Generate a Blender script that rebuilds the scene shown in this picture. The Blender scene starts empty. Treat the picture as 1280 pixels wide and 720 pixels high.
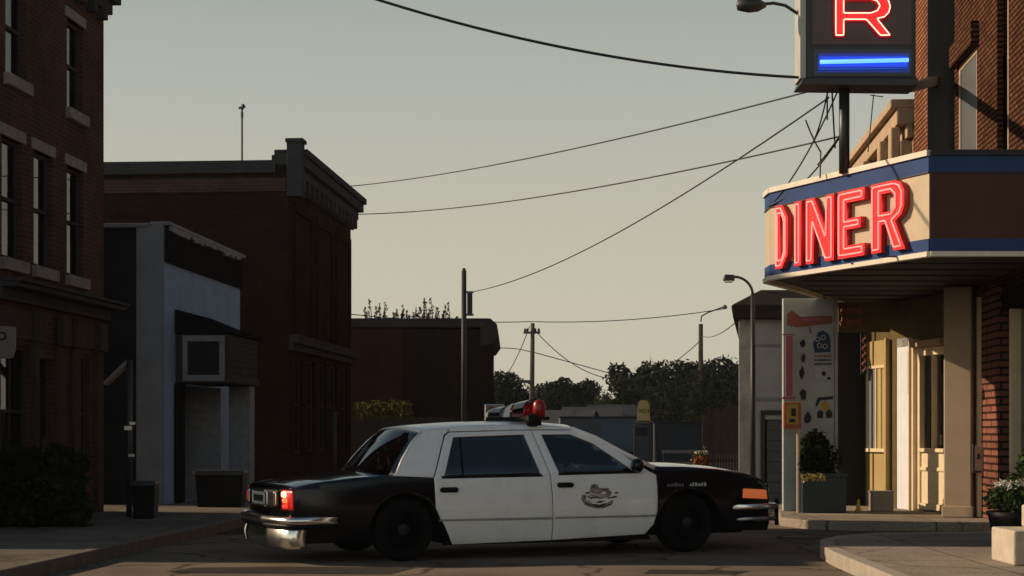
import bpy, bmesh, math, random
from mathutils import Vector, Matrix
from mathutils.geometry import tessellate_polygon
R = math.radians
random.seed(7)
C = bpy.context.scene.collection
scene = bpy.context.scene

# ------------------------------------------------------------------ camera, sky, sun, exposure
cam_d = bpy.data.cameras.new('camera'); cam = bpy.data.objects.new('camera', cam_d); C.objects.link(cam)
cam.location = (0, 0, 1.4); cam.rotation_euler = (R(90), 0, 0)
cam_d.sensor_width = 36; cam_d.lens = 36*2100/1280; cam_d.shift_y = 180/1280
cam_d.clip_start = 0.1; cam_d.clip_end = 3000
scene.camera = cam
SUN_EL, SUN_AZ = R(25.5), R(-76)          # azimuth from +Y towards +X : the sun stands to the left, a little beyond
sun_dir = Vector((math.sin(SUN_AZ)*math.cos(SUN_EL), math.cos(SUN_AZ)*math.cos(SUN_EL), math.sin(SUN_EL)))
w = bpy.data.worlds.new("World"); scene.world = w; w.use_nodes = True
nt = w.node_tree; nt.nodes.clear()
out = nt.nodes.new('ShaderNodeOutputWorld'); bg = nt.nodes.new('ShaderNodeBackground')
sky = nt.nodes.new('ShaderNodeTexSky'); sky.sky_type = 'NISHITA'; sky.sun_disc = False
sky.sun_elevation = SUN_EL; sky.sun_rotation = SUN_AZ
sky.air_density = 1.0; sky.dust_density = 3.0; sky.ozone_density = 1.0
bg.inputs[1].default_value = 0.06
# graded sky tint: warm at the horizon, cooler and dimmer higher up
tc = nt.nodes.new('ShaderNodeTexCoord'); sep = nt.nodes.new('ShaderNodeSeparateXYZ')
ramp = nt.nodes.new('ShaderNodeValToRGB')
nt.links.new(tc.outputs['Generated'], sep.inputs[0]); nt.links.new(sep.outputs[2], ramp.inputs[0])
els = ramp.color_ramp.elements
els[0].position = 0.0; els[0].color = (11.0, 9.9, 7.6, 1)
els[1].position = 1.0; els[1].color = (0.3, 0.6, 1.1, 1)
for p, c in ((0.10, (10.3, 9.6, 7.5)), (0.2, (8.2, 8.4, 7.2)), (0.33, (4.9, 5.8, 5.7)), (0.46, (1.3, 2.0, 2.8))):
    e = els.new(p); e.color = (*c, 1)
mixs = nt.nodes.new('ShaderNodeMixRGB'); mixs.inputs[0].default_value = 0.85
nt.links.new(sky.outputs[0], mixs.inputs[1]); nt.links.new(ramp.outputs[0], mixs.inputs[2])
geo = nt.nodes.new('ShaderNodeMapRange'); geo.inputs[1].default_value = .1; geo.inputs[2].default_value = -.9; geo.inputs[3].default_value = 1; geo.inputs[4].default_value = 1.9  # sky raised behind the camera as added fill for camera-facing sides
nt.links.new(sep.outputs[1], geo.inputs[0])
msc = nt.nodes.new('ShaderNodeVectorMath'); msc.operation = 'SCALE'
nt.links.new(mixs.outputs[0], msc.inputs[0]); nt.links.new(geo.outputs[0], msc.inputs['Scale'])
nt.links.new(msc.outputs[0], bg.inputs[0]); nt.links.new(bg.outputs[0], out.inputs[0])
sun_d = bpy.data.lights.new('sun', 'SUN'); sun = bpy.data.objects.new('sun', sun_d); C.objects.link(sun)
sun_d.energy = 4.9; sun_d.angle = R(0.6); sun_d.color = (1.0, 0.78, 0.55)
sun.rotation_euler = sun_dir.to_track_quat('Z', 'Y').to_euler()
scene.view_settings.view_transform = 'Standard'; scene.view_settings.look = 'None'
scene.view_settings.exposure = 0.0; scene.view_settings.gamma = 1.0
scene.cycles.max_bounces = 6; scene.cycles.transparent_max_bounces = 12
scene.cycles.caustics_reflective = False; scene.cycles.caustics_refractive = False
scene.cycles.use_denoising = True
scene.cycles.sample_clamp_indirect = 4.0

# ------------------------------------------------------------------ materials
MATS = {}
def nodes(name):
    m = bpy.data.materials.new(name); m.use_nodes = True; MATS[name] = m
    return m, m.node_tree, m.node_tree.nodes['Principled BSDF']
def plain(name, col, rough=0.6, metal=0.0, var=0.12, scale=3.0, bump=0.0, bscale=60.0, coat=0.0, spec=0.5, coord='Object'):
    """one colour broken up by two scales of noise, optional bump"""
    m, t, b = nodes(name)
    b.inputs['Metallic'].default_value = metal; b.inputs['Specular IOR Level'].default_value = spec
    b.inputs['Coat Weight'].default_value = coat; b.inputs['Coat Roughness'].default_value = 0.04
    tc = t.nodes.new('ShaderNodeTexCoord')
    n = t.nodes.new('ShaderNodeTexNoise'); n.inputs['Scale'].default_value = scale; n.inputs['Detail'].default_value = 8; n.inputs['Roughness'].default_value = 0.65
    t.links.new(tc.outputs[coord], n.inputs['Vector'])
    mp = t.nodes.new('ShaderNodeMapRange'); mp.inputs[1].default_value = 0.25; mp.inputs[2].default_value = 0.75
    mp.inputs[3].default_value = 1-var; mp.inputs[4].default_value = 1+var
    t.links.new(n.outputs[0], mp.inputs[0])
    mul = t.nodes.new('ShaderNodeVectorMath'); mul.operation = 'SCALE'; mul.inputs[0].default_value = col
    t.links.new(mp.outputs[0], mul.inputs['Scale']); t.links.new(mul.outputs[0], b.inputs['Base Color'])
    mr = t.nodes.new('ShaderNodeMapRange'); mr.inputs[3].default_value = max(0.02, rough-0.08*(rough > .15)); mr.inputs[4].default_value = min(1, rough+0.08*(rough > .15))
    t.links.new(n.outputs[0], mr.inputs[0]); t.links.new(mr.outputs[0], b.inputs['Roughness'])
    if bump:
        n2 = t.nodes.new('ShaderNodeTexNoise'); n2.inputs['Scale'].default_value = bscale; n2.inputs['Detail'].default_value = 5
        t.links.new(tc.outputs[coord], n2.inputs['Vector'])
        bp = t.nodes.new('ShaderNodeBump'); bp.inputs['Strength'].default_value = bump; bp.inputs['Distance'].default_value = 0.02
        t.links.new(n2.outputs[0], bp.inputs['Height']); t.links.new(bp.outputs[0], b.inputs['Normal'])
    return m
def brick(name, c1, c2, mortar, bw=.21, rh=.075, ms=.012, bump=.6, squash=1):
    m, t, b = nodes(name)
    uv = t.nodes.new('ShaderNodeUVMap'); uv.uv_map = 'UVMap'
    br = t.nodes.new('ShaderNodeTexBrick'); br.inputs['Scale'].default_value = 1
    br.inputs['Brick Width'].default_value = bw; br.inputs['Row Height'].default_value = rh
    br.inputs['Mortar Size'].default_value = ms; br.inputs['Mortar Smooth'].default_value = 0.2; br.inputs['Bias'].default_value = 0
    br.inputs['Color1'].default_value = (*c1, 1); br.inputs['Color2'].default_value = (*c2, 1); br.inputs['Mortar'].default_value = (*mortar, 1)
    t.links.new(uv.outputs[0], br.inputs['Vector'])
    n = t.nodes.new('ShaderNodeTexNoise'); n.inputs['Scale'].default_value = .9; n.inputs['Detail'].default_value = 9; n.inputs['Roughness'].default_value = .7
    t.links.new(uv.outputs[0], n.inputs['Vector'])
    mp = t.nodes.new('ShaderNodeMapRange'); mp.inputs[1].default_value = .3; mp.inputs[2].default_value = .7; mp.inputs[3].default_value = .65; mp.inputs[4].default_value = 1.3
    t.links.new(n.outputs[0], mp.inputs[0])
    mul = t.nodes.new('ShaderNodeVectorMath'); mul.operation = 'SCALE'
    t.links.new(br.outputs['Color'], mul.inputs[0]); t.links.new(mp.outputs[0], mul.inputs['Scale'])
    t.links.new(mul.outputs[0], b.inputs['Base Color'])
    b.inputs['Roughness'].default_value = .85; b.inputs['Specular IOR Level'].default_value = 0
    n2 = t.nodes.new('ShaderNodeTexNoise'); n2.inputs['Scale'].default_value = 45; t.links.new(uv.outputs[0], n2.inputs['Vector'])
    ad = t.nodes.new('ShaderNodeMath'); ad.operation = 'MULTIPLY_ADD'; ad.inputs[1].default_value = -1; 
    t.links.new(br.outputs['Fac'], ad.inputs[0]); 
    h = t.nodes.new('ShaderNodeMath'); h.operation = 'MULTIPLY'; h.inputs[1].default_value = .35; t.links.new(n2.outputs[0], h.inputs[0])
    t.links.new(h.outputs[0], ad.inputs[2])
    bp = t.nodes.new('ShaderNodeBump'); bp.inputs['Strength'].default_value = bump; bp.inputs['Distance'].default_value = .012
    t.links.new(ad.outputs[0], bp.inputs['Height']); t.links.new(bp.outputs[0], b.inputs['Normal'])
    return m
def glow(name, col, strength):
    m, t, b = nodes(name)
    b.inputs['Base Color'].default_value = (*col, 1); b.inputs['Emission Color'].default_value = (*col, 1)
    b.inputs['Emission Strength'].default_value = strength; b.inputs['Roughness'].default_value = .3
    return m
def glass(name, tint, rough=0.0, refl=1.0, ior=1.5):
    m, t, b = nodes(name); t.nodes.remove(b); o = t.nodes['Material Output']
    tr = t.nodes.new('ShaderNodeBsdfTransparent'); tr.inputs[0].default_value = (*tint, 1)
    gl = t.nodes.new('ShaderNodeBsdfGlossy'); gl.inputs['Roughness'].default_value = rough; gl.inputs[0].default_value = (refl, refl, refl, 1)
    fr = t.nodes.new('ShaderNodeFresnel'); fr.inputs[0].default_value = ior
    tc = t.nodes.new('ShaderNodeTexCoord'); n = t.nodes.new('ShaderNodeTexNoise'); n.inputs['Scale'].default_value = 1.2
    t.links.new(tc.outputs['Object'], n.inputs[0]); bp = t.nodes.new('ShaderNodeBump'); bp.inputs['Strength'].default_value = .06; bp.inputs['Distance'].default_value = .05
    t.links.new(n.outputs[0], bp.inputs['Height']); t.links.new(bp.outputs[0], gl.inputs['Normal']); 
    mx = t.nodes.new('ShaderNodeMixShader')
    t.links.new(fr.outputs[0], mx.inputs[0]); t.links.new(tr.outputs[0], mx.inputs[1]); t.links.new(gl.outputs[0], mx.inputs[2])
    t.links.new(mx.outputs[0], o.inputs[0]); return m
def ground_mat(name, col, col2, crack=0.5, joint=None):
    """worn paving: speckle, broad stains, fine cracks, optional slab joints (metres)"""
    m, t, b = nodes(name)
    tc = t.nodes.new('ShaderNodeTexCoord'); v = tc.outputs['Object']
    def noise(s, d=6, r=.6):
        n = t.nodes.new('ShaderNodeTexNoise'); n.inputs['Scale'].default_value = s; n.inputs['Detail'].default_value = d; n.inputs['Roughness'].default_value = r
        t.links.new(v, n.inputs['Vector']); return n
    big, fine = noise(.55, 8, .65), noise(55, 3)
    mx = t.nodes.new('ShaderNodeMixRGB'); mx.inputs[1].default_value = (*col, 1); mx.inputs[2].default_value = (*col2, 1)
    mr = t.nodes.new('ShaderNodeMapRange'); mr.inputs[1].default_value = .38; mr.inputs[2].default_value = .62
    t.links.new(big.outputs[0], mr.inputs[0]); t.links.new(mr.outputs[0], mx.inputs[0])
    sp = t.nodes.new('ShaderNodeMapRange'); sp.inputs[1].default_value = .3; sp.inputs[2].default_value = .7; sp.inputs[3].default_value = .55; sp.inputs[4].default_value = 1.45
    t.links.new(fine.outputs[0], sp.inputs[0])
    mu = t.nodes.new('ShaderNodeVectorMath'); mu.operation = 'SCALE'; t.links.new(mx.outputs[0], mu.inputs[0]); t.links.new(sp.outputs[0], mu.inputs['Scale'])
    # cracks
    dn = noise(1.3, 6); ad = t.nodes.new('ShaderNodeMixRGB'); ad.blend_type = 'LINEAR_LIGHT'; ad.inputs[0].default_value = .35
    t.links.new(v, ad.inputs[1]); t.links.new(dn.outputs['Color'], ad.inputs[2])
    vo = t.nodes.new('ShaderNodeTexVoronoi'); vo.feature = 'DISTANCE_TO_EDGE'; vo.inputs['Scale'].default_value = .45
    t.links.new(ad.outputs[0], vo.inputs['Vector'])
    cr = t.nodes.new('ShaderNodeMapRange'); cr.inputs[1].default_value = .004; cr.inputs[2].default_value = .02; cr.inputs[3].default_value = 1-crack; cr.inputs[4].default_value = 1
    t.links.new(vo.outputs[0], cr.inputs[0])
    mu2 = t.nodes.new('ShaderNodeVectorMath'); mu2.operation = 'SCALE'; t.links.new(mu.outputs[0], mu2.inputs[0]); t.links.new(cr.outputs[0], mu2.inputs['Scale'])
    last = mu2.outputs[0]; hgt = cr.outputs[0]
    if joint:
        bt = t.nodes.new('ShaderNodeTexBrick'); bt.offset = 0; bt.inputs['Scale'].default_value = 1; bt.inputs['Brick Width'].default_value = joint; bt.inputs['Row Height'].default_value = joint
        bt.inputs['Mortar Size'].default_value = .012; bt.inputs['Color1'].default_value = (1, 1, 1, 1); bt.inputs['Color2'].default_value = (.86, .86, .86, 1); bt.inputs['Mortar'].default_value = (.35, .33, .3, 1)
        t.links.new(v, bt.inputs['Vector'])
        m3 = t.nodes.new('ShaderNodeMixRGB'); m3.blend_type = 'MULTIPLY'; m3.inputs[0].default_value = 1
        t.links.new(last, m3.inputs[1]); t.links.new(bt.outputs['Color'], m3.inputs[2]); last = m3.outputs[0]
    t.links.new(last, b.inputs['Base Color']); b.inputs['Roughness'].default_value = .9; b.inputs['Specular IOR Level'].default_value = .04
    n3 = noise(25, 8, .75); bp = t.nodes.new('ShaderNodeBump'); bp.inputs['Strength'].default_value = .55; bp.inputs['Distance'].default_value = .025
    t.links.new(n3.outputs[0], bp.inputs['Height']); t.links.new(bp.outputs[0], b.inputs['Normal'])
    return m
def leafmat(name, col, col2):
    m, t, b = nodes(name)
    at = t.nodes.new('ShaderNodeNewGeometry'); n = t.nodes.new('ShaderNodeTexNoise'); n.inputs['Scale'].default_value = .8
    tc = t.nodes.new('ShaderNodeTexCoord'); t.links.new(tc.outputs['Object'], n.inputs[0])
    ad = t.nodes.new('ShaderNodeMath'); ad.operation = 'MULTIPLY_ADD'; ad.inputs[1].default_value = .5; t.links.new(at.outputs['Random Per Island'], ad.inputs[0])
    t.links.new(n.outputs[0], ad.inputs[2])
    mr = t.nodes.new('ShaderNodeMapRange'); mr.inputs[1].default_value = .4; mr.inputs[2].default_value = 1.1
    mx = t.nodes.new('ShaderNodeMixRGB'); mx.inputs[1].default_value = (*col, 1); mx.inputs[2].default_value = (*col2, 1)
    t.links.new(ad.outputs[0], mr.inputs[0]); t.links.new(mr.outputs[0], mx.inputs[0]); t.links.new(mx.outputs[0], b.inputs['Base Color'])
    b.inputs['Roughness'].default_value = .8; b.inputs['Specular IOR Level'].default_value = .03
    return m

asphalt = ground_mat('asphalt', (.138, .108, .08), (.205, .165, .125), .6)
paving = ground_mat('paving concrete', (.27, .225, .175), (.36, .30, .235), .35, 1.5)
earth = ground_mat('earth', (.05, .045, .03), (.07, .07, .04), .1)
kerbstone = plain('kerb stone', (.33, .28, .22), .85, var=.25, scale=5, bump=.4)
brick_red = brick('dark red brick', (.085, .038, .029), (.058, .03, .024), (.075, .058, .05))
brick_dark = brick('deep brown brick', (.036, .017, .012), (.024, .012, .009), (.022, .016, .013))  # one very dark brown brick tone
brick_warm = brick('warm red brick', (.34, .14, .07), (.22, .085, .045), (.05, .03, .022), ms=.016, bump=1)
brick_shaded = brick('shaded warm brick', (.135, .058, .034), (.085, .036, .022), (.022, .014, .010), ms=.016, bump=1)  # darker copy of the warm brick, with the facade's shade in its colour
brick_rust = brick('rusticated brick', (.25, .10, .065), (.17, .07, .05), (.035, .02, .015), bw=.7, rh=.105, ms=.018, bump=1)
brick_tan = brick('tan brick', (.34, .21, .125), (.27, .165, .10), (.16, .1, .06))
stone = plain('weathered limestone', (.22, .20, .18), .8, var=.25, scale=6, bump=.3, spec=0)
stone_tan = plain('tan stone', (.42, .29, .18), .8, var=.25, scale=4, bump=.3)
dark_trim = plain('dark painted trim', (.045, .042, .042), .6, var=.2, spec=0)
black_trim = plain('black painted wood', (.012, .012, .013), .5, var=.2, spec=0)
cornice_grey = plain('grey metal cornice', (.05, .05, .054), .6, var=.25, spec=0)
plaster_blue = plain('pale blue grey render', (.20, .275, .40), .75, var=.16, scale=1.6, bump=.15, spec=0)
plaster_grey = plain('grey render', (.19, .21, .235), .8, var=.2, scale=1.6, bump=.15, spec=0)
plaster_dark = plain('shade grey siding', (.018, .020, .023), .7, var=.2, scale=2, spec=0)
plaster_brown = plain('brown painted plaster', (.06, .045, .038), .75, var=.2, scale=2, spec=0)
white_wood = plain('weathered white wood', (.20, .215, .235), .7, var=.22, scale=7, bump=.2, spec=0)
house_paint = plain('grey house paint', (.32, .34, .355), .75, var=.18, scale=2.2, spec=0)
house_peel = plain('peeling white paint', (.34, .34, .33), .8, var=.35, scale=4, spec=0)
roof_dark = plain('dark shingles', (.03, .028, .027), .85, var=.3, scale=8, spec=0)
cream_wood = plain('cream painted wood', (.70, .56, .36), .5, var=.1, scale=5, bump=.1)
white_door = plain('white painted door', (.68, .68, .70), .5, var=.08, scale=4)
column_paint = plain('beige column paint', (.42, .32, .21), .6, var=.12, scale=3)
yellow_wall = plain('yellow ochre paint', (.40, .285, .105), .55, var=.1, scale=3)
olive_wall = plain('olive brown wall', (.13, .095, .045), .7, var=.25, scale=3, spec=0)
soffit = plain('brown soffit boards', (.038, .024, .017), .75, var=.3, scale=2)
cream_enamel = plain('cream enamel', (.54, .425, .29), .38, var=.08, scale=2.5, bump=.05, bscale=12)
shaded_enamel = plain('shaded cream enamel', (.085, .04, .028), .5, spec=.1, var=.15, scale=2)
blue_enamel = plain('navy enamel', (.03, .062, .17), .45, var=.15, scale=3, spec=.1)
white_enamel = plain('ivory enamel trim', (.72, .64, .52), .4, var=.12, scale=4)
sign_black = plain('black sign metal', (.018, .019, .022), .45, var=.2)
sign_face = plain('maroon sign face', (.075, .038, .036), .4, var=.15)
sign_edge = plain('pale sign edge', (.42, .42, .38), .5, var=.1)
red_letter = glow('red letter face', (.85, .018, .022), .34)
red_side = plain('red letter return', (.55, .02, .025), .35, var=.1)
neon_pink = glow('neon pink tube', (1.0, .22, .19), 1.4)
neon_hot = glow('neon white red tube', (1.0, .50, .36), 2.4)
neon_red = glow('red neon field', (1.0, .012, .012), .9)
neon_blue = glow('blue neon tube', (.10, .30, 1.0), 2.2)
paint_white = plain('white car paint', (.84, .83, .80), .28, var=.05, coat=.6)
paint_lid = plain('polished black lid paint', (.003, .0035, .005), .12, var=.1, coat=.8)
paint_black = plain('black car paint', (.0025, .003, .0045), .16, var=.1, coat=0, spec=.32)
chrome = plain('chrome', (.85, .82, .76), .24, metal=1.0, var=.06, scale=6)
chrome_dull = plain('brushed steel', (.42, .41, .38), .3, metal=1.0, var=.1, scale=6)
rubber = plain('tyre rubber', (.006, .006, .006), .85, var=.15, spec=.1)
black_plastic = plain('black plastic', (.006, .006, .007), .5, var=.1, spec=.12)
seat_cloth = plain('dark seat cloth', (.03, .03, .034), .9, var=.1)
tail_red = glow('red tail lamp lens', (.42, .006, .008), .3)
tail_hot = glow('lit brake lamp', (1.0, .22, .13), 6.0)
tail_dim = glow('unlit tail lens', (.55, .015, .02), .12)
amber = glow('amber side lamp', (.85, .20, .05), .3)
amber_dark = plain('dark amber lens', (.45, .08, .02), .3)
rear_glass = glass('rear window glass', (.2, .23, .25), ior=2.6)
front_glass = glass('lightly tinted car glass', (.5, .54, .52), ior=1.7)
bar_clear = glass('clear lightbar dome', (.55, .55, .58))
bar_red = glass('red lightbar dome', (.75, .01, .02))
bar_redbody = plain('red lightbar insert', (.45, .008, .012), .3)
reflector = plain('white reflector', (.8, .78, .76), .3)
car_glass = glass('tinted car glass', (.22, .26, .27), ior=1.8)
win_glass = glass('window glass', (.35, .38, .4))
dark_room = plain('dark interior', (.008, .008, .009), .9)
curtain = plain('grey curtain', (.13, .14, .145), .9, var=.15, scale=6)
pale_sheen = plain('painted pane reflection', (.40, .46, .55), .8, var=.1)  # slats imitate the bluish sky reflection in the upper panes
pole_metal = plain('galvanised pole', (.06, .063, .068), .5, metal=.3, var=.2, spec=0)
pole_dark = plain('dark pole paint', (.02, .02, .022), .5, var=.2)
pole_wood = plain('pole timber', (.05, .038, .028), .85, var=.3, scale=4)
cable = plain('cable rubber', (.014, .014, .015), .6)
bark = plain('bark', (.045, .034, .026), .9, var=.3)
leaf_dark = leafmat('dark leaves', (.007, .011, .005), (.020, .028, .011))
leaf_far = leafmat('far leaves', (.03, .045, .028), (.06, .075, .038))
leaf_lit = leafmat('sunlit leaves', (.05, .055, .012), (.12, .11, .028))  # yellow-green tint carries the sunlight on the shrub
leaf_green = leafmat('green leaves', (.035, .06, .02), (.07, .10, .03))
petal_white = plain('white petals', (.75, .72, .60), .7)
petal_yellow = plain('yellow petals', (.55, .42, .10), .7)
petal_orange = plain('orange petals', (.55, .18, .05), .7)
teal = plain('dark teal paint', (.012, .03, .036), .5, var=.2)
board_paint = plain('dull notice board paint', (.36, .40, .39), .7, var=.15)
ink_blue = plain('navy poster ink', (.025, .05, .11), .7)
ink_black = plain('black poster ink', (.012, .014, .016), .7)
ink_red = plain('brick red poster ink', (.26, .08, .055), .7)
ink_pink = plain('pink banner cloth', (.36, .11, .14), .8)
ink_yellow = plain('dark yellow paint', (.42, .27, .04), .7)
ink_orange = plain('orange paint', (.35, .09, .03), .7)
ink_white = plain('off white ink', (.45, .46, .44), .7)
crest_gold = plain('gold decal', (.26, .21, .14), .45)
crest_brown = plain('dark brown decal', (.05, .036, .026), .45)
crest_pale = plain('pale decal', (.48, .44, .36), .45)
sign_yellow = plain('pale yellow sign', (.60, .50, .20), .6, var=.1)
trailer_blue = plain('blue grey sheet metal', (.045, .06, .078), .5, var=.15)
concrete = plain('planter concrete', (.48, .40, .31), .85, var=.2, scale=6, bump=.4)
box_grey = plain('grey metal box', (.26, .22, .19), .5, var=.12)
fence_wood = plain('dark fence wood', (.045, .036, .03), .8, var=.3)

# ------------------------------------------------------------------ mesh helpers
class MB:
    def __init__(s): s.v = []; s.f = []; s.mi = []; s.mats = []
    def _m(s, m):
        if m is None: return 0
        if m not in s.mats: s.mats.append(m)
        return s.mats.index(m)
    def poly(s, pts, m=None):
        i = len(s.v); s.v += [tuple(p) for p in pts]; s.f.append(tuple(range(i, i+len(pts)))); s.mi.append(s._m(m)); return s
    def hexa(s, c, m=None):
        i = len(s.v); s.v += [tuple(p) for p in c]
        for f in ((0, 3, 2, 1), (4, 5, 6, 7), (0, 1, 5, 4), (1, 2, 6, 5), (2, 3, 7, 6), (3, 0, 4, 7)):
            s.f.append(tuple(i+k for k in f)); s.mi.append(s._m(m))
        return s
    def box(s, x0, x1, y0, y1, z0, z1, m=None):
        return s.hexa([(x0, y0, z0), (x1, y0, z0), (x1, y1, z0), (x0, y1, z0), (x0, y0, z1), (x1, y0, z1), (x1, y1, z1), (x0, y1, z1)], m)
    def mbox(s, f, u0, u1, v0, v1, d0, d1, m=None):
        return s.hexa([f(u0, v0, d0), f(u1, v0, d0), f(u1, v0, d1), f(u0, v0, d1), f(u0, v1, d0), f(u1, v1, d0), f(u1, v1, d1), f(u0, v1, d1)], m)
    def prism(s, pts, z0, z1, m=None):
        n = len(pts); i = len(s.v)
        s.v += [(x, y, z0) for x, y in pts] + [(x, y, z1) for x, y in pts]
        s.f.append(tuple(range(i, i+n))[::-1]); s.f.append(tuple(range(i+n, i+2*n))); k = s._m(m); s.mi += [k, k]
        for a in range(n):
            b = (a+1) % n; s.f.append((i+a, i+b, i+n+b, i+n+a)); s.mi.append(k)
        return s
    def fprism(s, f, pts, d0, d1, m=None):      # outline in (u,v) extruded along d of a facade frame
        n = len(pts); i = len(s.v)
        s.v += [tuple(f(u, v, d0)) for u, v in pts] + [tuple(f(u, v, d1)) for u, v in pts]
        s.f.append(tuple(range(i, i+n))[::-1]); s.f.append(tuple(range(i+n, i+2*n))); k = s._m(m); s.mi += [k, k]
        for a in range(n):
            b = (a+1) % n; s.f.append((i+a, i+b, i+n+b, i+n+a)); s.mi.append(k)
        return s
    def tube(s, pts, r, n=8, m=None, r2=None, close=False):
        pts = [Vector(p) for p in pts]; L = len(pts); base = len(s.v); k = s._m(m)
        up0 = None
        for j, p in enumerate(pts):
            if close: d = pts[(j+1) % L]-pts[j-1]
            else: d = pts[min(j+1, L-1)]-pts[max(j-1, 0)]
            d.normalize()
            if up0 is None: up0 = Vector((0, 0, 1)) if abs(d.z) < .9 else Vector((1, 0, 0))
            a = d.cross(up0)
            if a.length < 1e-4: a = d.orthogonal()
            a.normalize(); b = a.cross(d); up0 = b
            rr = r if r2 is None else r+(r2-r)*j/(L-1)
            for q in range(n):
                t = 2*math.pi*q/n; s.v.append(tuple(p+a*math.cos(t)*rr+b*math.sin(t)*rr))
        for j in range(L if close else L-1):
            for q in range(n):
                j2 = (j+1) % L
                s.f.append((base+j*n+q, base+j*n+(q+1) % n, base+j2*n+(q+1) % n, base+j2*n+q)); s.mi.append(k)
        if not close:
            s.f.append(tuple(base+q for q in range(n))[::-1]); s.f.append(tuple(base+(L-1)*n+q for q in range(n))); s.mi += [k, k]
        return s
    def lathe(s, prof, origin=(0, 0, 0), axis='z', n=32, m=None):
        base = len(s.v); k = s._m(m); o = Vector(origin)
        for r, h in prof:
            for q in range(n):
                t = 2*math.pi*q/n; a, b = r*math.cos(t), r*math.sin(t)
                s.v.append(tuple(o+Vector((a, b, h) if axis == 'z' else (a, h, b) if axis == 'y' else (h, a, b))))
        for j in range(len(prof)-1):
            for q in range(n):
                s.f.append((base+j*n+q, base+j*n+(q+1) % n, base+(j+1)*n+(q+1) % n, base+(j+1)*n+q)); s.mi.append(k)
        for j in (0, len(prof)-1):
            if prof[j][0] > 1e-4: s.f.append(tuple(base+j*n+q for q in range(n))); s.mi.append(k)
        return s
    def grid(s, fn, nu, nv, m=None):
        base = len(s.v); k = s._m(m)
        for a in range(nu+1):
            for b in range(nv+1): s.v.append(tuple(fn(a/nu, b/nv)))
        for a in range(nu):
            for b in range(nv):
                s.f.append((base+a*(nv+1)+b, base+(a+1)*(nv+1)+b, base+(a+1)*(nv+1)+b+1, base+a*(nv+1)+b+1)); s.mi.append(k)
        return s
    def build(s, name, mat=None, parent=None, smooth=False, bevel=0, recalc=True, solid=0, uv=True):
        me = bpy.data.meshes.new(name); me.from_pydata(s.v, [], s.f)
        mats = s.mats if s.mats else [mat]
        if s.mats and mat is not None: mats = [mm or mat for mm in s.mats]
        for mm in mats: me.materials.append(mm)
        if s.mats: me.polygons.foreach_set('material_index', s.mi)
        if recalc:
            bm = bmesh.new(); bm.from_mesh(me); bmesh.ops.recalc_face_normals(bm, faces=bm.faces); bm.to_mesh(me); bm.free()
        if uv:
            ul = me.uv_layers.new(name='UVMap')
            for p in me.polygons:
                n = p.normal
                if abs(n.z) > .7: tx, ty = Vector((1, 0, 0)), Vector((0, 1, 0))
                else:
                    tx = Vector((-n.y, n.x, 0)).normalized(); ty = Vector((0, 0, 1))
                for li in p.loop_indices:
                    c = me.vertices[me.loops[li].vertex_index].co; ul.data[li].uv = (c.dot(tx), c.dot(ty))
        if smooth: me.polygons.foreach_set('use_smooth', [True]*len(me.polygons))
        o = bpy.data.objects.new(name, me); C.objects.link(o)
        if parent: o.parent = parent
        if solid:
            md = o.modifiers.new('s', 'SOLIDIFY'); md.thickness = solid; md.offset = -1
        if bevel:
            md = o.modifiers.new('b', 'BEVEL'); md.width = bevel; md.segments = 2; md.limit_method = 'ANGLE'; md.angle_limit = R(40)
        return o
def tag(o, label=None, cat=None, group=None, kind=None):
    if label: o['label'] = label
    if cat: o['category'] = cat
    if group: o['group'] = group
    if kind: o['kind'] = kind
    return o
def thing(name, label, cat, loc=(0, 0, 0), rz=0, group=None):
    o = bpy.data.objects.new(name, None); C.objects.link(o); o.location = loc; o.rotation_euler = (0, 0, rz)
    o.empty_display_size = .2
    return tag(o, label, cat, group)
def kids(o): return [c for c in bpy.data.objects if c.parent == o]
def dup(o, parent=None):
    c = o.copy(); C.objects.link(c); c.parent = parent
    for k in kids(o): dup(k, c)
    return c
SL = .0762; ST = math.atan(SL)
def SX(off, Y): return off+SL*Y                      # a line along the street
def mirror(f): return f
def wall(mb, f, u0, u1, v0, v1, holes, depth, m=None):
    """wall face with rectangular openings and their reveals. f(u, v, d): d outward"""
    us = sorted({u0, u1, *[h[0] for h in holes], *[h[1] for h in holes]}); vs = sorted({v0, v1, *[h[2] for h in holes], *[h[3] for h in holes]})
    us = [u for u in us if u0 <= u <= u1]; vs = [v for v in vs if v0 <= v <= v1]
    for a, b in zip(us, us[1:]):
        for c, d in zip(vs, vs[1:]):
            um, vm = (a+b)/2, (c+d)/2
            if any(h[0] < um < h[1] and h[2] < vm < h[3] for h in holes): continue
            mb.poly([f(a, c, 0), f(b, c, 0), f(b, d, 0), f(a, d, 0)], m)
    for h in holes:
        a, b, c, d = h[:4]
        mb.poly([f(a, c, 0), f(a, c, -depth), f(a, d, -depth), f(a, d, 0)], m)
        mb.poly([f(b, c, 0), f(b, d, 0), f(b, d, -depth), f(b, c, -depth)], m)
        mb.poly([f(a, c, 0), f(b, c, 0), f(b, c, -depth), f(a, c, -depth)], m)
        mb.poly([f(a, d, 0), f(a, d, -depth), f(b, d, -depth), f(b, d, 0)], m)
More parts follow.
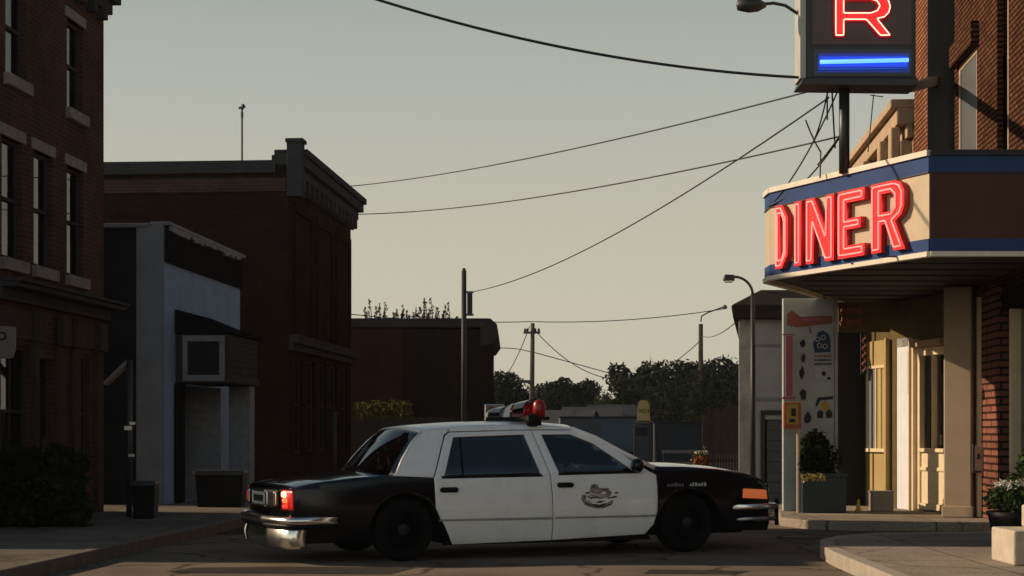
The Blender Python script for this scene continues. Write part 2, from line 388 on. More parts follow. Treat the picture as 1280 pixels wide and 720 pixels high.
def window(parent, f, u0, u1, v0, v1, frame_m, depth=.14, rail=True, sill=None, lintel=None, back=dark_room, pane_sheen=None, fw=.06, mull=0, name='window', bd=.5):
    """frame (the part) with pane, sill, lintel, blind as its children"""
    mb = MB(); d1, d0 = -depth+.06, -depth
    mb.mbox(f, u0, u0+fw, v0, v1, d0, d1); mb.mbox(f, u1-fw, u1, v0, v1, d0, d1)
    mb.mbox(f, u0+fw, u1-fw, v0, v0+fw, d0, d1); mb.mbox(f, u0+fw, u1-fw, v1-fw, v1, d0, d1)
    vm = (v0+v1)/2
    if rail: mb.mbox(f, u0+fw, u1-fw, vm-.025, vm+.025, d0, d1+.012)
    for k in range(mull):
        um = u0+(u1-u0)*(k+1)/(mull+1); mb.mbox(f, um-.02, um+.02, v0+fw, v1-fw, d0+.003, d1-.003)
    o = mb.build(name, frame_m, parent, bevel=.006)
    g = MB(); g.mbox(f, u0+fw*.7, u1-fw*.7, v0+fw*.7, v1-fw*.7, d0+.02, d0+.026); g.build('pane', win_glass, o)
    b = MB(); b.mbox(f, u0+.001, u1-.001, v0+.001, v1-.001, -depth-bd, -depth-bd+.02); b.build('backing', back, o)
    if pane_sheen:
        b = MB(); bt = v1-(v1-v0)*pane_sheen[1]
        n = 8
        for k in range(n):
            a = u0+fw+(u1-u0-2*fw)*k/n; c = u0+fw+(u1-u0-2*fw)*(k+1)/n
            b.mbox(f, a, c, bt, v1-fw, d0-.05-.01*(k % 2), d0-.035-.01*(k % 2))
        b.build('pane_sheen', pane_sheen[0], o)
    if sill:
        s = MB(); s.mbox(f, u0-.07, u1+.07, v0-sill, v0, -depth+.02, .09); s.build('sill', stone, o, bevel=.012)
    if lintel:
        s = MB(); s.mbox(f, u0-.09, u1+.09, v1, v1+lintel, -depth+.02, .025); s.build('lintel', stone, o, bevel=.012)
    return o
def frame_left(parent_unused=None):
    return lambda u, v, d: (d, u, v)                 # local: facade in x=0 plane, u along street, outward +x
def frame_right():
    return lambda u, v, d: (-d, u, v)
def frame_front(y=0):
    return lambda u, v, d: (u, y-d, v)               # facing the camera: u = local x, outward -y
def catenary(a, b, sag, n=24):
    a, b = Vector(a), Vector(b)
    return [a.lerp(b, i/n)-Vector((0, 0, sag*4*(i/n)*(1-i/n))) for i in range(n+1)]
def P(px, py, Y): return Vector(((px-640)/2100*Y, Y, 1.4+(540-py)/2100*Y))
def leaves_mesh(name, blobs, count, size, mat, parent=None, seed=1, up=0.0):
    """many small leaf quads through a set of ellipsoid clumps (cx,cy,cz,rx,ry,rz)"""
    rnd = random.Random(seed); v = []; fc = []
    vols = [b[3]*b[4]*b[5] for b in blobs]; tot = sum(vols)
    for b, vol in zip(blobs, vols):
        for _ in range(int(count*vol/tot)+3):
            while True:
                x, y, z = rnd.uniform(-1, 1), rnd.uniform(-1, 1), rnd.uniform(-1, 1); r = math.sqrt(x*x+y*y+z*z)
                if .35 < r < 1: break
            if rnd.random() < .12: x, y, z = x*1.22, y*1.22, z*1.22
            c = Vector((b[0]+x*b[3], b[1]+y*b[4], b[2]+z*b[5]))
            a = Vector((rnd.gauss(0, 1), rnd.gauss(0, 1), rnd.gauss(0, 1)+up)).normalized(); t = a.orthogonal().normalized()
            t = Matrix.Rotation(rnd.uniform(0, 6.28), 3, a) @ t; s = size*rnd.uniform(.6, 1.4); u = a.cross(t)
            i = len(v); v += [tuple(c-t*s), tuple(c-u*s*.5), tuple(c+t*s), tuple(c+u*s*.5)]; fc.append((i, i+1, i+2, i+3))
    me = bpy.data.meshes.new(name); me.from_pydata(v, [], fc); me.materials.append(mat)
    o = bpy.data.objects.new(name, me); C.objects.link(o)
    if parent: o.parent = parent
    return o
def tree(loc, h, rad, label, seed, mat=leaf_far, name='tree', group=None, trunk=.35, count=5000, size=.16, flat=1.0, nb=14, r0=.16):
    rnd = random.Random(seed); t = thing(name, label, 'tree', loc, 0, group)
    blobs = []
    for k in range(nb):
        a = rnd.uniform(0, 6.28); rr = rad*rnd.uniform(.05, .78); zz = h*rnd.uniform(trunk, .9)
        k2 = 1-abs(zz/h-.6)*.9
        blobs.append((math.cos(a)*rr*k2, math.sin(a)*rr*k2, zz, rad*rnd.uniform(.22, .42), rad*rnd.uniform(.22, .42), h*rnd.uniform(.08, .15)*flat))
    leaves_mesh('crown', blobs, count, size, mat, t, seed)
    mb = MB(); mb.tube([(0, 0, 0), (rnd.uniform(-.1, .1), .05, h*.3), (rnd.uniform(-.2, .2), 0, h*.6), (0, .1, h*.85)], r0, 8, r2=.03)
    for b in blobs[:8]:
        z0 = min(b[2]*.6, h*.5); mb.tube([(0, 0, z0), (b[0]*.5, b[1]*.5, (z0+b[2])/2+.1), (b[0], b[1], b[2])], r0*.4, 6, r2=.02)
    mb.build('trunk', bark, t, smooth=True)
    return t
FONT = None
def text_mesh(name, s, size, mat, parent, loc, rot, depth=.004, w=1.0):
    cu = bpy.data.curves.new(name, 'FONT'); cu.body = s; cu.size = size; cu.extrude = depth; cu.align_x = 'CENTER'; cu.align_y = 'CENTER'
    tmp = bpy.data.objects.new('tmp', cu); C.objects.link(tmp); dg = bpy.context.evaluated_depsgraph_get()
    me = bpy.data.meshes.new_from_object(tmp.evaluated_get(dg)); bpy.data.objects.remove(tmp); me.materials.clear(); me.materials.append(mat)
    o = bpy.data.objects.new(name, me); C.objects.link(o); o.parent = parent; o.location = loc; o.rotation_euler = rot; o.scale = (w, 1, 1); return o

# ------------------------------------------------------------------ the setting
def struct(mb, name, m, **k): return tag(mb.build(name, m, **k), kind='structure')
g = MB(); g.poly([(-600, -200, -.03), (600, -200, -.03), (600, 1200, -.03), (-600, 1200, -.03)]); struct(g, 'ground', earth)
g = MB(); g.poly([(-60, -60, 0), (60, -60, 0), (60, 75, 0), (-60, 75, 0)]); struct(g, 'road', asphalt)
paving_shaded = ground_mat('shaded paving concrete', (.145, .125, .10), (.20, .17, .135), .35, 1.5)  # darker paving copy; the left walk's shade is in its colour
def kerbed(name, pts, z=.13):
    g = MB(); g.prism(pts, -.02, z); o = struct(g, name, paving_shaded if name == 'sidewalk_left' else paving, bevel=.02)
    return o
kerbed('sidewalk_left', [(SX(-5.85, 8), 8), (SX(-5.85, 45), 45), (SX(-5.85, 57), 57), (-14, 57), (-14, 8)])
kerbed('sidewalk_right', [(4.3, 24.1), (5.0, 23.75), (14, 23.75), (14, 62), (SX(3.0, 62), 62), (SX(2.4, 30), 30), (4.0, 25.0)])
kerbed('sidewalk_corner', [(3.2, -8), (3.33, 14.9), (3.37, 17.6), (3.44, 18.7), (3.62, 19.6), (3.95, 20.3), (4.5, 20.8), (5.3, 21.05), (14, 21.3), (14, -8)], .14)
# raised kerb stones of the corner, a strip 15 cm wide following its edge
edge = [(3.185, 4), (3.315, 14.9), (3.355, 17.6), (3.425, 18.7), (3.605, 19.62), (3.94, 20.32), (4.49, 20.82), (5.3, 21.07), (12, 21.3)]
def off(e, d):
    r = []
    for i, p in enumerate(e):
        a = Vector(e[max(i-1, 0)]); b = Vector(e[min(i+1, len(e)-1)]); t = (b-a).normalized(); r.append((p[0]+t.y*d, p[1]-t.x*d))
    return r
inn = off(edge, .16); g = MB()
for i in range(len(edge)-1): g.prism([edge[i], edge[i+1], inn[i+1], inn[i]], -.01, .150)
struct(g, 'kerb_corner', kerbstone, bevel=.012)
el = [(SX(-5.835, y), y) for y in range(8, 58, 2)]; il = [(x-.15, y) for x, y in el]; g = MB()
for i in range(len(el)-1): g.prism([el[i], el[i+1], il[i+1], il[i]], -.01, .138)
struct(g, 'kerb_left', plain('shaded kerb stone', (.17, .145, .115), .9, var=.3, scale=5, bump=.4, spec=0), bevel=.012)  # kerb colour darkened to carry the shade on this side

tar = ground_mat('tar patch', (.045, .04, .036), (.065, .058, .05), .3)
for pts in (((-3.4, 16.7), (-1.2, 16.5), (-1.0, 17.3), (-2.4, 17.45), (-3.3, 17.3)), ((1.3, 16.6), (2.2, 16.5), (2.4, 16.9), (1.4, 17.05)), ((-4.2, 23.0), (-3.0, 22.8), (-2.9, 24.5), (-4.0, 24.7))):
    g = MB(); g.poly([(x, y, .004) for x, y in pts]); struct(g, 'road_patch', tar)
mh = thing('manhole_cover', 'round iron manhole cover in the road right of the police car', 'manhole cover', (3.9, 22.3, .004))
mb = MB(); mb.lathe([(.33, 0), (.33, .006), (0, .008)], n=32); mb.build('lid', pole_dark, mh)
mb = MB(); mb.lathe([(.35, 0), (.39, 0), (.39, .008), (.35, .008), (.35, 0)], n=32); mb.build('rim', pole_metal, mh)

# ------------------------------------------------------------------ brick building on the far left
def left_origin(b, Y): return (SX(-b, Y), Y, 0)
YA0 = 22.46
A = thing('brick_building', 'dark red brick building with pale stone lintels filling the left edge of the photo', 'building', (SX(-8.6, YA0), YA0, .04), -ST); A.scale = (.966, .966, .966)
fL = frame_left()
HA = 8.35; LA = 4.65
up_w = [(.32, 1.12), (2.85, 3.62)]                       # upper storey windows
lo_w = [(.18, .98), (1.42, 2.22), (2.85, 3.65)]
holes = [(a, b, 6.45, 7.86) for a, b in up_w]+[(a, b, 3.85, 5.56) for a, b in lo_w]
shop = [(.15, 1.28, .75, 2.65), (3.35, 3.95, .75, 2.65)]; door = (1.45, 2.25, .14, 2.5)
holes += shop+[door]
mb = MB(); wall(mb, fL, 0, LA, .02, HA, holes, .2)
mb.poly([(0, LA, .1), (-9, LA, .1), (-9, LA, HA), (0, LA, HA)]); mb.poly([(0, 0, .1), (-9, 0, .1), (-9, 0, HA), (0, 0, HA)])
mb.poly([(-9, 0, .1), (-9, LA, .1), (-9, LA, HA), (-9, 0, HA)])
mb.build('wall', brick_red, A, recalc=False)
mb = MB(); mb.box(-9, 0, 0, LA, HA-.1, HA+.1); mb.build('roof', roof_dark, A)
mb = MB(); mb.mbox(fL, -.1, LA+.12, HA, HA+.18, -9, .12); mb.mbox(fL, -.15, LA+.2, HA+.18, HA+.34, -9, .24); mb.mbox(fL, -.2, LA+.3, HA+.34, HA+.46, -9, .36)
for k in range(9): mb.mbox(fL, .1+k*.52, .24+k*.52, HA-.18, HA, .003, .16)
mb.build('cornice', cornice_grey, A, bevel=.015)
for (a, b) in up_w: window(A, fL, a, b, 6.45, 7.86, dark_trim, sill=.17, lintel=.16, pane_sheen=(pale_sheen, .5))
for i, (a, b) in enumerate(lo_w): window(A, fL, a, b, 3.85, 5.56, dark_trim if i != 1 else cornice_grey, sill=.17, lintel=.17, pane_sheen=(pale_sheen, .45) if i == 0 else None)
mb = MB(); mb.mbox(fL, -.1, LA+.1, 3.49, 3.54, 0.002, .42); mb.mbox(fL, -.1, LA+.08, 3.42, 3.488, 0.002, .36); mb.mbox(fL, -.1, LA+.03, 3.25, 3.418, .002, .12)
mb.build('shop_cornice', cornice_grey, A, bevel=.012)
mb = MB(); mb.mbox(fL, 0, 1.25, 2.74, 3.14, .002, .05); mb.mbox(fL, 2.35, LA-.1, 2.74, 3.14, .002, .05); mb.build('shop_fascia', plaster_brown, A, bevel=.01)
for a in (1.29, 2.3, 3.0, 4.1):
    mb = MB(); mb.mbox(fL, a, a+.26 if a > 2 else a+.14, .12, 2.72, .002, .09); mb.mbox(fL, a-.04, a+.3 if a > 2 else a+.18, 2.72, 3.18, .051, .16); mb.build('pilaster', plaster_brown, A, bevel=.01)
for h in shop: window(A, fL, *h, dark_trim, mull=1, name='shop_window', pane_sheen=None)
mb = MB(); mb.mbox(fL, door[0], door[1], door[2], door[3], -.18, -.13); d = mb.build('door', black_trim, A)
mb = MB(); mb.mbox(fL, 2.1, 2.14, 1.1, 1.3, -.13, -.08); mb.build('handle', chrome_dull, d)
hs = thing('hanging_sign', 'small pale hanging shop sign with a dark letter P under the brick building cornice', 'sign', (SX(-8.02, 22.36)-.42, 22.36, 2.8), 0)
mb = MB(); mb.fprism(frame_front(), [(-.42, -.42), (.09, -.42), (.13, -.3), (.13, .0), (-.42, .04)], -.03, .0); mb.build('sign_panel', stone, hs, bevel=.008)
text_mesh('lettering', 'P', .3, ink_black, hs, (-.06, -.006, -.18), (R(90), 0, 0))
mb = MB(); mb.tube([(-.45, -.01, .12), (.1, -.01, .12)], .012, 6); mb.tube([(-.1, -.01, .13), (-.1, -.01, .03)], .008, 6); mb.build('bracket', pole_dark, hs)
# unseen low block added past the frame's edge, shaped to shade the street
N = thing('shade_block', 'unseen low brick block added out of frame at left to shade the street', 'building', left_origin(8.6, 20.1), -ST)
mb = MB(); wall(mb, fL, 0, 2.3, .1, 5.0, [(.4, 2.0, .8, 2.6)], .15)
mb.poly([(0, 2.3, .1), (-9, 2.3, .1), (-9, 2.3, 5), (0, 2.3, 5)]); mb.poly([(0, 0, .1), (-9, 0, .1), (-9, 0, 5), (0, 0, 5)]); mb.poly([(-9, 0, .1), (-9, 2.3, .1), (-9, 2.3, 5), (-9, 0, 5)])
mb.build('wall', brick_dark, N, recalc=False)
mb = MB(); mb.box(-9, .08, -.05, 2.31, 4.95, 5.0); mb.build('roof', cornice_grey, N)
for h in ((.4, 2.0, .8, 2.6),): window(N, fL, *h, dark_trim, mull=1, depth=.12)

# hedge and sign pole on the left pavement
def hedge(name, label, x0, x1, y0, y1, z0, z1, mat, seed, size=.05, count=5000, cat='hedge'):
    t = thing(name, label, cat, ((x0+x1)/2, (y0+y1)/2, z0)); rnd = random.Random(seed)
    blobs = []; n = max(3, int((x1-x0)/.28)); hh = z1-z0
    for i in range(n):
        for k in range(3):
            blobs.append((x0-(x0+x1)/2+(i+.5)*(x1-x0)/n+rnd.uniform(-.06, .06), rnd.uniform(-.2, .2)*(y1-y0), hh*(k+.5)/3+rnd.uniform(-.04, .05)*hh, (x1-x0)/n*.8, (y1-y0)*.5, hh*.24*rnd.uniform(.8, 1.25)))
    leaves_mesh('foliage', blobs, count, size, mat, t, seed)
    mb = MB()
    for i in range(n): x = x0-(x0+x1)/2+(i+.5)*(x1-x0)/n; mb.tube([(x, 0, 0), (x+.05, .02, hh*.8)], .02, 5)
    mb.build('stems', bark, t); return t
hedge('hedge', 'dark clipped hedge on the pavement below the brick building shop windows', -7.45, -5.75, 22.3, 22.9, .13, 1.12, leaf_dark, 3, count=9000)
pl = thing('street_sign', 'dark street pole with a slanted sign plate seen edge on, above the litter bin', 'street sign', (-5.72, 25.1, .13))
mb = MB(); mb.tube([(0, 0, 0), (0, 0, 2.35)], .045, 10); mb.build('pole', pole_dark, pl, smooth=True)
mb = MB(); mb.hexa([(-.02, -.02, 2.3), (-.02, .25, 2.3), (-.36, .25, 1.97), (-.36, -.02, 1.97), (-.045, -.02, 2.345), (-.045, .25, 2.345), (-.385, .25, 2.015), (-.385, -.02, 2.015)]); mb.build('sign_plate', stone, pl, bevel=.004)
mb = MB(); mb.box(-.06, .05, -.06, -.04, 1.3, 1.36); mb.box(.02, .1, -.06, -.04, 1.38, 1.42); mb.box(.0, .09, -.06, -.04, .9, .94); mb.build('clamp', chrome_dull, pl)
def bin_(label, loc, w, d, h):
    t = thing('litter_bin', label, 'bin', loc)
    mb = MB(); mb.hexa([(-w/2*.9, -d/2*.9, 0), (w/2*.9, -d/2*.9, 0), (w/2*.9, d/2*.9, 0), (-w/2*.9, d/2*.9, 0), (-w/2, -d/2, h*.85), (w/2, -d/2, h*.85), (w/2, d/2, h*.85), (-w/2, d/2, h*.85)]); mb.build('body', black_plastic, t, bevel=.02)
    mb = MB(); mb.box(-w/2-.02, w/2+.02, -d/2-.02, d/2+.02, h*.85, h); mb.build('lid', pole_dark, t, bevel=.025); return t
bin_('small black litter bin standing at the foot of the street sign pole', (-5.4, 24.75, .13), .34, .34, .55)
bin_('wide dark bin in front of the white building entrance', (-4.95, 28.6, .13), .82, .5, .62)

# ------------------------------------------------------------------ white building
YB = 29.4
B = thing('white_building', 'low pale blue white building with a black parapet band and boxy bay', 'building', left_origin(8.33, YB), -ST)
LB = 5.6; HB = 5.03
mb = MB(); ent = (1.25, 3.6, .14, 2.2)
wall(mb, fL, 0, LB, .1, HB, [(1.05, 3.5, .14, 2.25)], .6)
mb.build('wall', plaster_blue, B, recalc=False)
mb = MB(); mb.box(-2.4, -.48, 0.0, .05, .1, HB-.06); mb.build('side_wall', plaster_dark, B)  # shade on this side of the building is put into its dark colour
mb = MB(); mb.box(-.48, -.003, -.06, .0, .1, HB-.02); mb.build('corner_pilaster', plaster_grey, B, bevel=.01)
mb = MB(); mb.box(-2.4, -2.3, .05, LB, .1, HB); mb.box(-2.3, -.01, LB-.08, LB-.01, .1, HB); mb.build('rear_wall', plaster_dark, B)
mb = MB(); mb.box(-2.3, -.02, .06, LB-.1, HB-.3, HB-.2); mb.build('roof', roof_dark, B)
mb = MB(); mb.mbox(fL, 0.02, LB, 4.38, HB-.02, .003, .06); mb.build('parapet_band', black_trim, B)
mb = MB(); mb.mbox(fL, -.02, LB+.02, HB-.01, HB+.05, -.25, .12); mb.box(-2.45, -.25, -.1, .25, HB-.05, HB+.02); mb.build('coping', white_wood, B, bevel=.01)
rnd = random.Random(5)
mb = MB()
for k in range(26):                                      # ragged flaking edge of the coping
    u = .1+k*.2; mb.mbox(fL, u, u+.205, HB-.06-rnd.random()*.07, HB-.012, .061, .11)
mb.build('coping_edge', white_wood, B)
mb = MB(); 
for k in range(5): mb.box(-2.38, -.55, -.02, .0, .6+k*.9, .615+k*.9)
mb.build('siding_joints', dark_trim, B)
bay = MB(); zs = 2.28; bay.box(.01, .93, .72, 3.15, zs, 3.16); bayo = bay.build('bay', dark_trim, B, bevel=.01)
mb = MB(); mb.hexa([(.01, .65, 3.165), (1.0, .65, 3.165), (1.0, 3.25, 3.165), (.01, 3.25, 3.165), (.01, .65, 3.60), (1.0, .65, 3.2), (1.0, 3.25, 3.2), (.01, 3.25, 3.6)]); mb.build('bay_roof', black_trim, bayo, bevel=.01)
f2 = lambda u, v, d: (u, .72-d, v)
mb = MB()
for (a, b, c, d_) in ((.14, .90, 3.02, 3.13), (.14, .90, 2.31, 2.42), (.14, .23, 2.42, 3.02), (.81, .90, 2.42, 3.02)): mb.mbox(f2, a, b, c, d_, .002, .05)
mb.build('window_frame', white_wood, bayo, bevel=.006)
mb = MB(); mb.mbox(f2, .23, .81, 2.42, 3.02, .002, .012); mb.build('pane', dark_room, bayo)
f3 = lambda u, v, d: (.93+d, u, v)
mb = MB(); mb.mbox(f3, .75, 3.1, 2.30, 2.42, .002, .05)
for k in range(6): mb.mbox(f3, .8, 3.05, 2.5+k*.1, 2.54+k*.1, .002, .02)
mb.build('louvre', cornice_grey, bayo)
mb = MB(); mb.mbox(fL, .62, .95, .12, 2.27, .003, .12); mb.build('dark_pillar', black_trim, B, bevel=.01)
mb = MB(); mb.box(.48, .9, 2.7, 3.05, .12, 2.27); mb.build('corner_post', white_wood, B, bevel=.01)
mb = MB()
for k in range(15): mb.box(-.6, -.55+.012*(k % 2), 1.02, 2.9, .14+k*.142, .14+k*.142+.136)
for k in range(14): mb.box(-.5, .35, 2.6, 2.63, .14+k*.15, .14+k*.15+.144)
mb.build('entrance_siding', white_wood, B, bevel=.006)
mb = MB(); mb.box(-.53, -.48, 2.0, 2.06, .14, 2.2); mb.box(-.53, -.48, 2.9, 2.98, .14, 2.2); mb.build('door_frame', cornice_grey, B)
mb = MB(); mb.box(-.56, -.52, 2.08, 2.88, .7, 2.15); mb.build('door_glass', dark_room, B)

# ------------------------------------------------------------------ tall brick building behind it
YC = 39.8
Cb = thing('corner_brick_building', 'tall dark brick building with a heavy street cornice and chimney behind the white building', 'building', left_origin(8.33, YC), -ST)
LC = 8.6; HC = 7.72
holes = [(u, u+.95, .9, 3.2) for u in (.7, 2.3, 3.9, 5.5, 7.1)]
mb = MB(); wall(mb, fL, 0, LC, .1, HC, holes, .2)
mb.poly([(0, 0, .1), (-8, 0, .1), (-8, 0, HC), (0, 0, HC)]); mb.poly([(0, LC, .1), (-8, LC, .1), (-8, LC, HC), (0, LC, HC)]); mb.poly([(-8, 0, .1), (-8, LC, .1), (-8, LC, HC), (-8, 0, HC)])
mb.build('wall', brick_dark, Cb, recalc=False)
mb = MB(); mb.box(-8, 0, 0, LC, HC-.1, HC); mb.build('roof', roof_dark, Cb)
mb = MB(); mb.box(-8, -.3, -.08, .25, HC-.18, HC+.12); mb.build('side_coping', cornice_grey, Cb, bevel=.01)
mb = MB(); mb.box(-8, -.05, -.045, -.002, HC-.62, HC-.3); mb.build('brick_band', brick_red, Cb)
mb = MB(); mb.mbox(fL, .1, LC+.1, HC-.5, HC-.2, .003, .08); mb.mbox(fL, .02, LC+.18, HC-.2, HC+.02, -.4, .2); mb.mbox(fL, -.03, LC+.25, HC+.02, HC+.25, -.4, .34); mb.mbox(fL, .25, LC+.3, HC+.25, HC+.42, -.4, .42)
for k in range(14): mb.mbox(fL, .25+k*.62, .4+k*.62, HC-.5, HC-.2, .081, .22)
mb.build('cornice', cornice_grey, Cb, bevel=.02)
mb = MB(); mb.box(-.02, .33, -.12, .3, HC-.75, HC+.53); mb.box(-.05, .38, -.15, .33, HC+.53, HC+.62); mb.build('corner_pier', cornice_grey, Cb, bevel=.015)
mb = MB(); mb.mbox(fL, 0, LC, 3.5, 3.72, .003, .25); mb.mbox(fL, 0, LC, 3.35, 3.5, .003, .12); mb.build('shop_cornice', dark_trim, Cb, bevel=.01)
mb = MB()
for u in (.5, 3.3, 6.1): mb.mbox(fL, u, u+.12, 3.8, 6.9, .002, .07); mb.mbox(fL, u+2.1, u+2.22, 3.8, 6.9, .002, .07); mb.mbox(fL, u+.121, u+2.099, 6.7, 6.9, .002, .07)
mb.build('brick_panels', brick_dark, Cb)
for h in holes[:5]: window(Cb, fL, *h, dark_trim, mull=1, name='shop_window')
for h in holes[5:]: window(Cb, fL, *h, dark_trim)
an = thing('roof_antenna', 'thin antenna mast with small cross arms on the dark brick roof', 'antenna', (-6.62, 41.2, HC))
mb = MB(); mb.tube([(0, 0, 0), (0, 0, 1.7)], .025, 6); mb.build('mast', pole_dark, an)
mb = MB(); mb.tube([(-.16, 0, .2), (.14, 0, .24)], .012, 5); mb.tube([(-.1, 0, .12), (-.1, 0, .3)], .01, 5); mb.tube([(.1, 0, .15), (.1, 0, .34)], .01, 5)
mb.tube([(0, 0, 1.4), (0, 0, 1.52)], .035, 6); mb.tube([(-.08, 0, 1.62), (.08, 0, 1.66)], .03, 6); mb.tube([(0, 0, 1.6), (.03, 0, 1.72)], .04, 6); mb.build('aerial', pole_dark, an)

# ------------------------------------------------------------------ low red brown building in the middle distance
YD = 58
D = thing('flat_roof_building', 'low flat roofed red brown brick building beyond the car boot', 'building', (-7.5, YD, 0), 0)
mb = MB(); fF = frame_front(); wall(mb, fF, 0, 3.7, 0, 5.0, [], .1)
mb.poly([(0, 0, 0), (0, 9, 0), (0, 9, 5), (0, 0, 5)])
mb.build('wall', brick('rust brick', (.075, .022, .015), (.055, .017, .013), (.035, .02, .016)), D, recalc=False)
mb = MB(); mb.box(3.7, 6.78, -.06, 9, 0, 4.95); mb.build('dark_wing', plain('dark brown wall', (.02, .014, .012), .85, var=.3, spec=0), D)  # right portion of the same wall, only a darker brown
mb = MB(); mb.box(-.1, 6.65, -.15, 9.1, 5.0, 5.32)
mb.fprism(fF, [(6.4, 5.321), (6.75, 5.32), (6.98, 5.12), (7.05, 4.72), (6.86, 4.45), (6.4, 4.35)], -9, .12)
mb.build('parapet', dark_trim, D, bevel=.03)
# shoots growing above its roof
for i, (px, top, n) in enumerate(((468, 372, 2), (489, 362, 3), (508, 361, 3), (527, 360, 3), (543, 366, 4), (561, 375, 3))):
    Y = 60; p = P(px, 398, Y); h = (398-top)/2100*Y; t = thing('sapling', ['short leafy shoot at the left end of the flat roof row', 'tall leafy shoot, second from the left above the flat roof', 'narrow tall shoot, third from the left above the flat roof', 'tall forked shoot, fourth from the left above the flat roof', 'bushy leaning shoot just left of the last above the flat roof', 'low bushy shoot beside the tall steel pole'][i], 'sapling', (p.x, Y, 5.0), group='shoots growing above the flat roof')
    rnd = random.Random(60+i); blobs = []; mb = MB(); top_l = p.z+h-5.0
    for k in range(n+2):
        x = -.34+.68*(k+rnd.uniform(.1, .9))/(n+2); hh = top_l*rnd.uniform(.35, 1); lean = rnd.uniform(-.12, .12)
        mb.tube([(x*.4, 0, -.1), (x, 0, hh*.6), (x+lean, 0, hh)], .018, 5, r2=.008)
        for q in range(9): zz = hh*(.08+.108*q); blobs.append((x+lean*zz/hh+rnd.uniform(-.04, .04), rnd.uniform(-.08, .08), zz, rnd.uniform(.03, .13)*(1.3-q*.1), .06, .06))
    mb.build('stem', bark, t); leaves_mesh('foliage', blobs, 480, .042, leaf_dark, t, 80+i)
hedge('shrub', 'yellow green shrub catching light above the dark fence by the red brown building', -4.6, -3.0, 49.6, 50.6, 1.75, 2.3, leaf_lit, 9, size=.05, count=1600, cat='shrub')
fn = thing('dark_fence', 'dark board fence under the yellow green shrub', 'fence', (-5.2, 49.4, 0))
mb = MB()
for k in range(22): mb.box(k*.16, k*.16+.145, 0, .03+.01*(k % 3), 0, 1.82+.02*(k % 2))
mb.box(0, 3.5, .045, .1, .4, .5); mb.box(0, 3.5, .045, .1, 1.4, 1.5); mb.build('boards', fence_wood, fn)
bp_ = thing('grey_post', 'plain grey post at the far corner of the tall dark brick building', 'post', (-4.55, 43, 0))
mb = MB(); mb.tube([(0, 0, 0), (0, 0, 1.85)], .06, 10); mb.build('shaft', pole_metal, bp_, smooth=True); mb = MB(); mb.lathe([(.075, 1.85), (.075, 1.9), (0, 1.93)]); mb.build('cap', pole_metal, bp_)

# ------------------------------------------------------------------ poles and lamps
sp = thing('steel_pole', 'tall steel pole with a grey equipment box in front of the flat roofed building', 'utility pole', (P(580, 540, 52).x, 52, 0))
mb = MB(); mb.tube([(0, 0, 0), (0, 0, 6.4)], .09, 12, r2=.075); mb.build('shaft', pole_metal, sp, smooth=True)
mb = MB(); mb.tube([(0, 0, 6.35), (0, 0, 6.47)], .05, 8); mb.build('cap', pole_dark, sp)
mb = MB(); mb.box(.1, .26, -.1, .1, 5.0, 5.75); mb.box(.05, .3, -.02, .02, 5.7, 5.76); mb.box(.05, .3, -.02, .02, 5.0, 5.06); mb.build('equipment_box', pole_metal, sp, bevel=.01)
def utility(label, px, top, Y, arms):
    x = P(px, 540, Y).x; h = P(px, top, Y).z; t = thing('utility_pole', label, 'utility pole', (x, Y, 0))
    mb = MB(); mb.tube([(0, 0, 0), (.1, 0, h)], .2, 9, r2=.13); mb.build('shaft', pole_wood, t, smooth=True)
    for z, wd in arms:
        mb = MB(); mb.box(-wd, wd+.1, -.08, .04, h-z-.09, h-z+.06); c = mb.build('cross_arm', pole_wood, t)
        for q in (-wd+.1, -wd*.5, wd*.55, wd): mb = MB(); mb.lathe([(.05, h-z+.06), (.09, h-z+.14), (.05, h-z+.24), (0, h-z+.3)], (q, 0, 0), n=8); mb.build('insulator', pole_dark, c)
    return t, h
up1, h1 = utility('weathered timber utility pole with short cross arms rising behind the police car roof', 664, 404, 110, ((.6, .5),))
mb = MB(); mb.box(-.9, 0, -.1, 0, 4.6, 4.8); mb.build('bracket', pole_wood, up1)
def street_lamp(label, base, h, arm, head_len, rp=.05):
    t = thing('street_lamp', label, 'street lamp', base); d = -1
    mb = MB(); mb.tube([(0, 0, 0), (0, 0, h-.25)], rp*1.2, 10, r2=rp*.8); mb.build('pole', pole_dark, t, smooth=True)
    pts = [(0, 0, h-.28)]+[(arm*(1-math.cos(a))*d, 0, h-.28+.28*math.sin(a)) for a in [i*math.pi/16 for i in range(1, 9)]]
    mb = MB(); mb.tube(pts, rp*.5, 8); mb.build('arm', pole_dark, t, smooth=True)
    x = arm*d; mb = MB(); L = head_len
    mb.hexa([(x, -.06, h-.07), (x-L, -.09, h-.06), (x-L, .09, h-.06), (x, .06, h-.07), (x, -.04, h+.03), (x-L*.9, -.05, h+.035), (x-L*.9, .05, h+.035), (x, .04, h+.03)])
    hd = mb.build('lamp_head', pole_dark, t, bevel=.02)
    mb = MB(); mb.box(x-L*.85, x-L*.2, -.06, .06, h-.085, h-.06); mb.build('lens', chrome_dull, hd)
    return t
street_lamp('slim dark street lamp with a short curved arm in front of the grey house', (P(941, 540, 25.6).x, 25.6, .13), P(940, 346, 25.6).z-.13, .28, .17, .04)
lp2 = thing('bracket_lamp', 'distant lamp on a timber post with a long raised arm above the trees', 'street lamp', (P(876, 540, 108).x, 108, 0))
mb = MB(); mb.tube([(0, 0, 0), (0, 0, P(876, 405, 108).z)], .18, 8, r2=.14); mb.build('post', pole_wood, lp2)
mb = MB(); z = P(876, 402, 108).z; mb.tube([(0, 0, z), (.05, 0, z+.35), (.5, 0, z+.6), (1.5, 0, z+.95)], .05, 6); mb.build('arm', pole_dark, lp2)
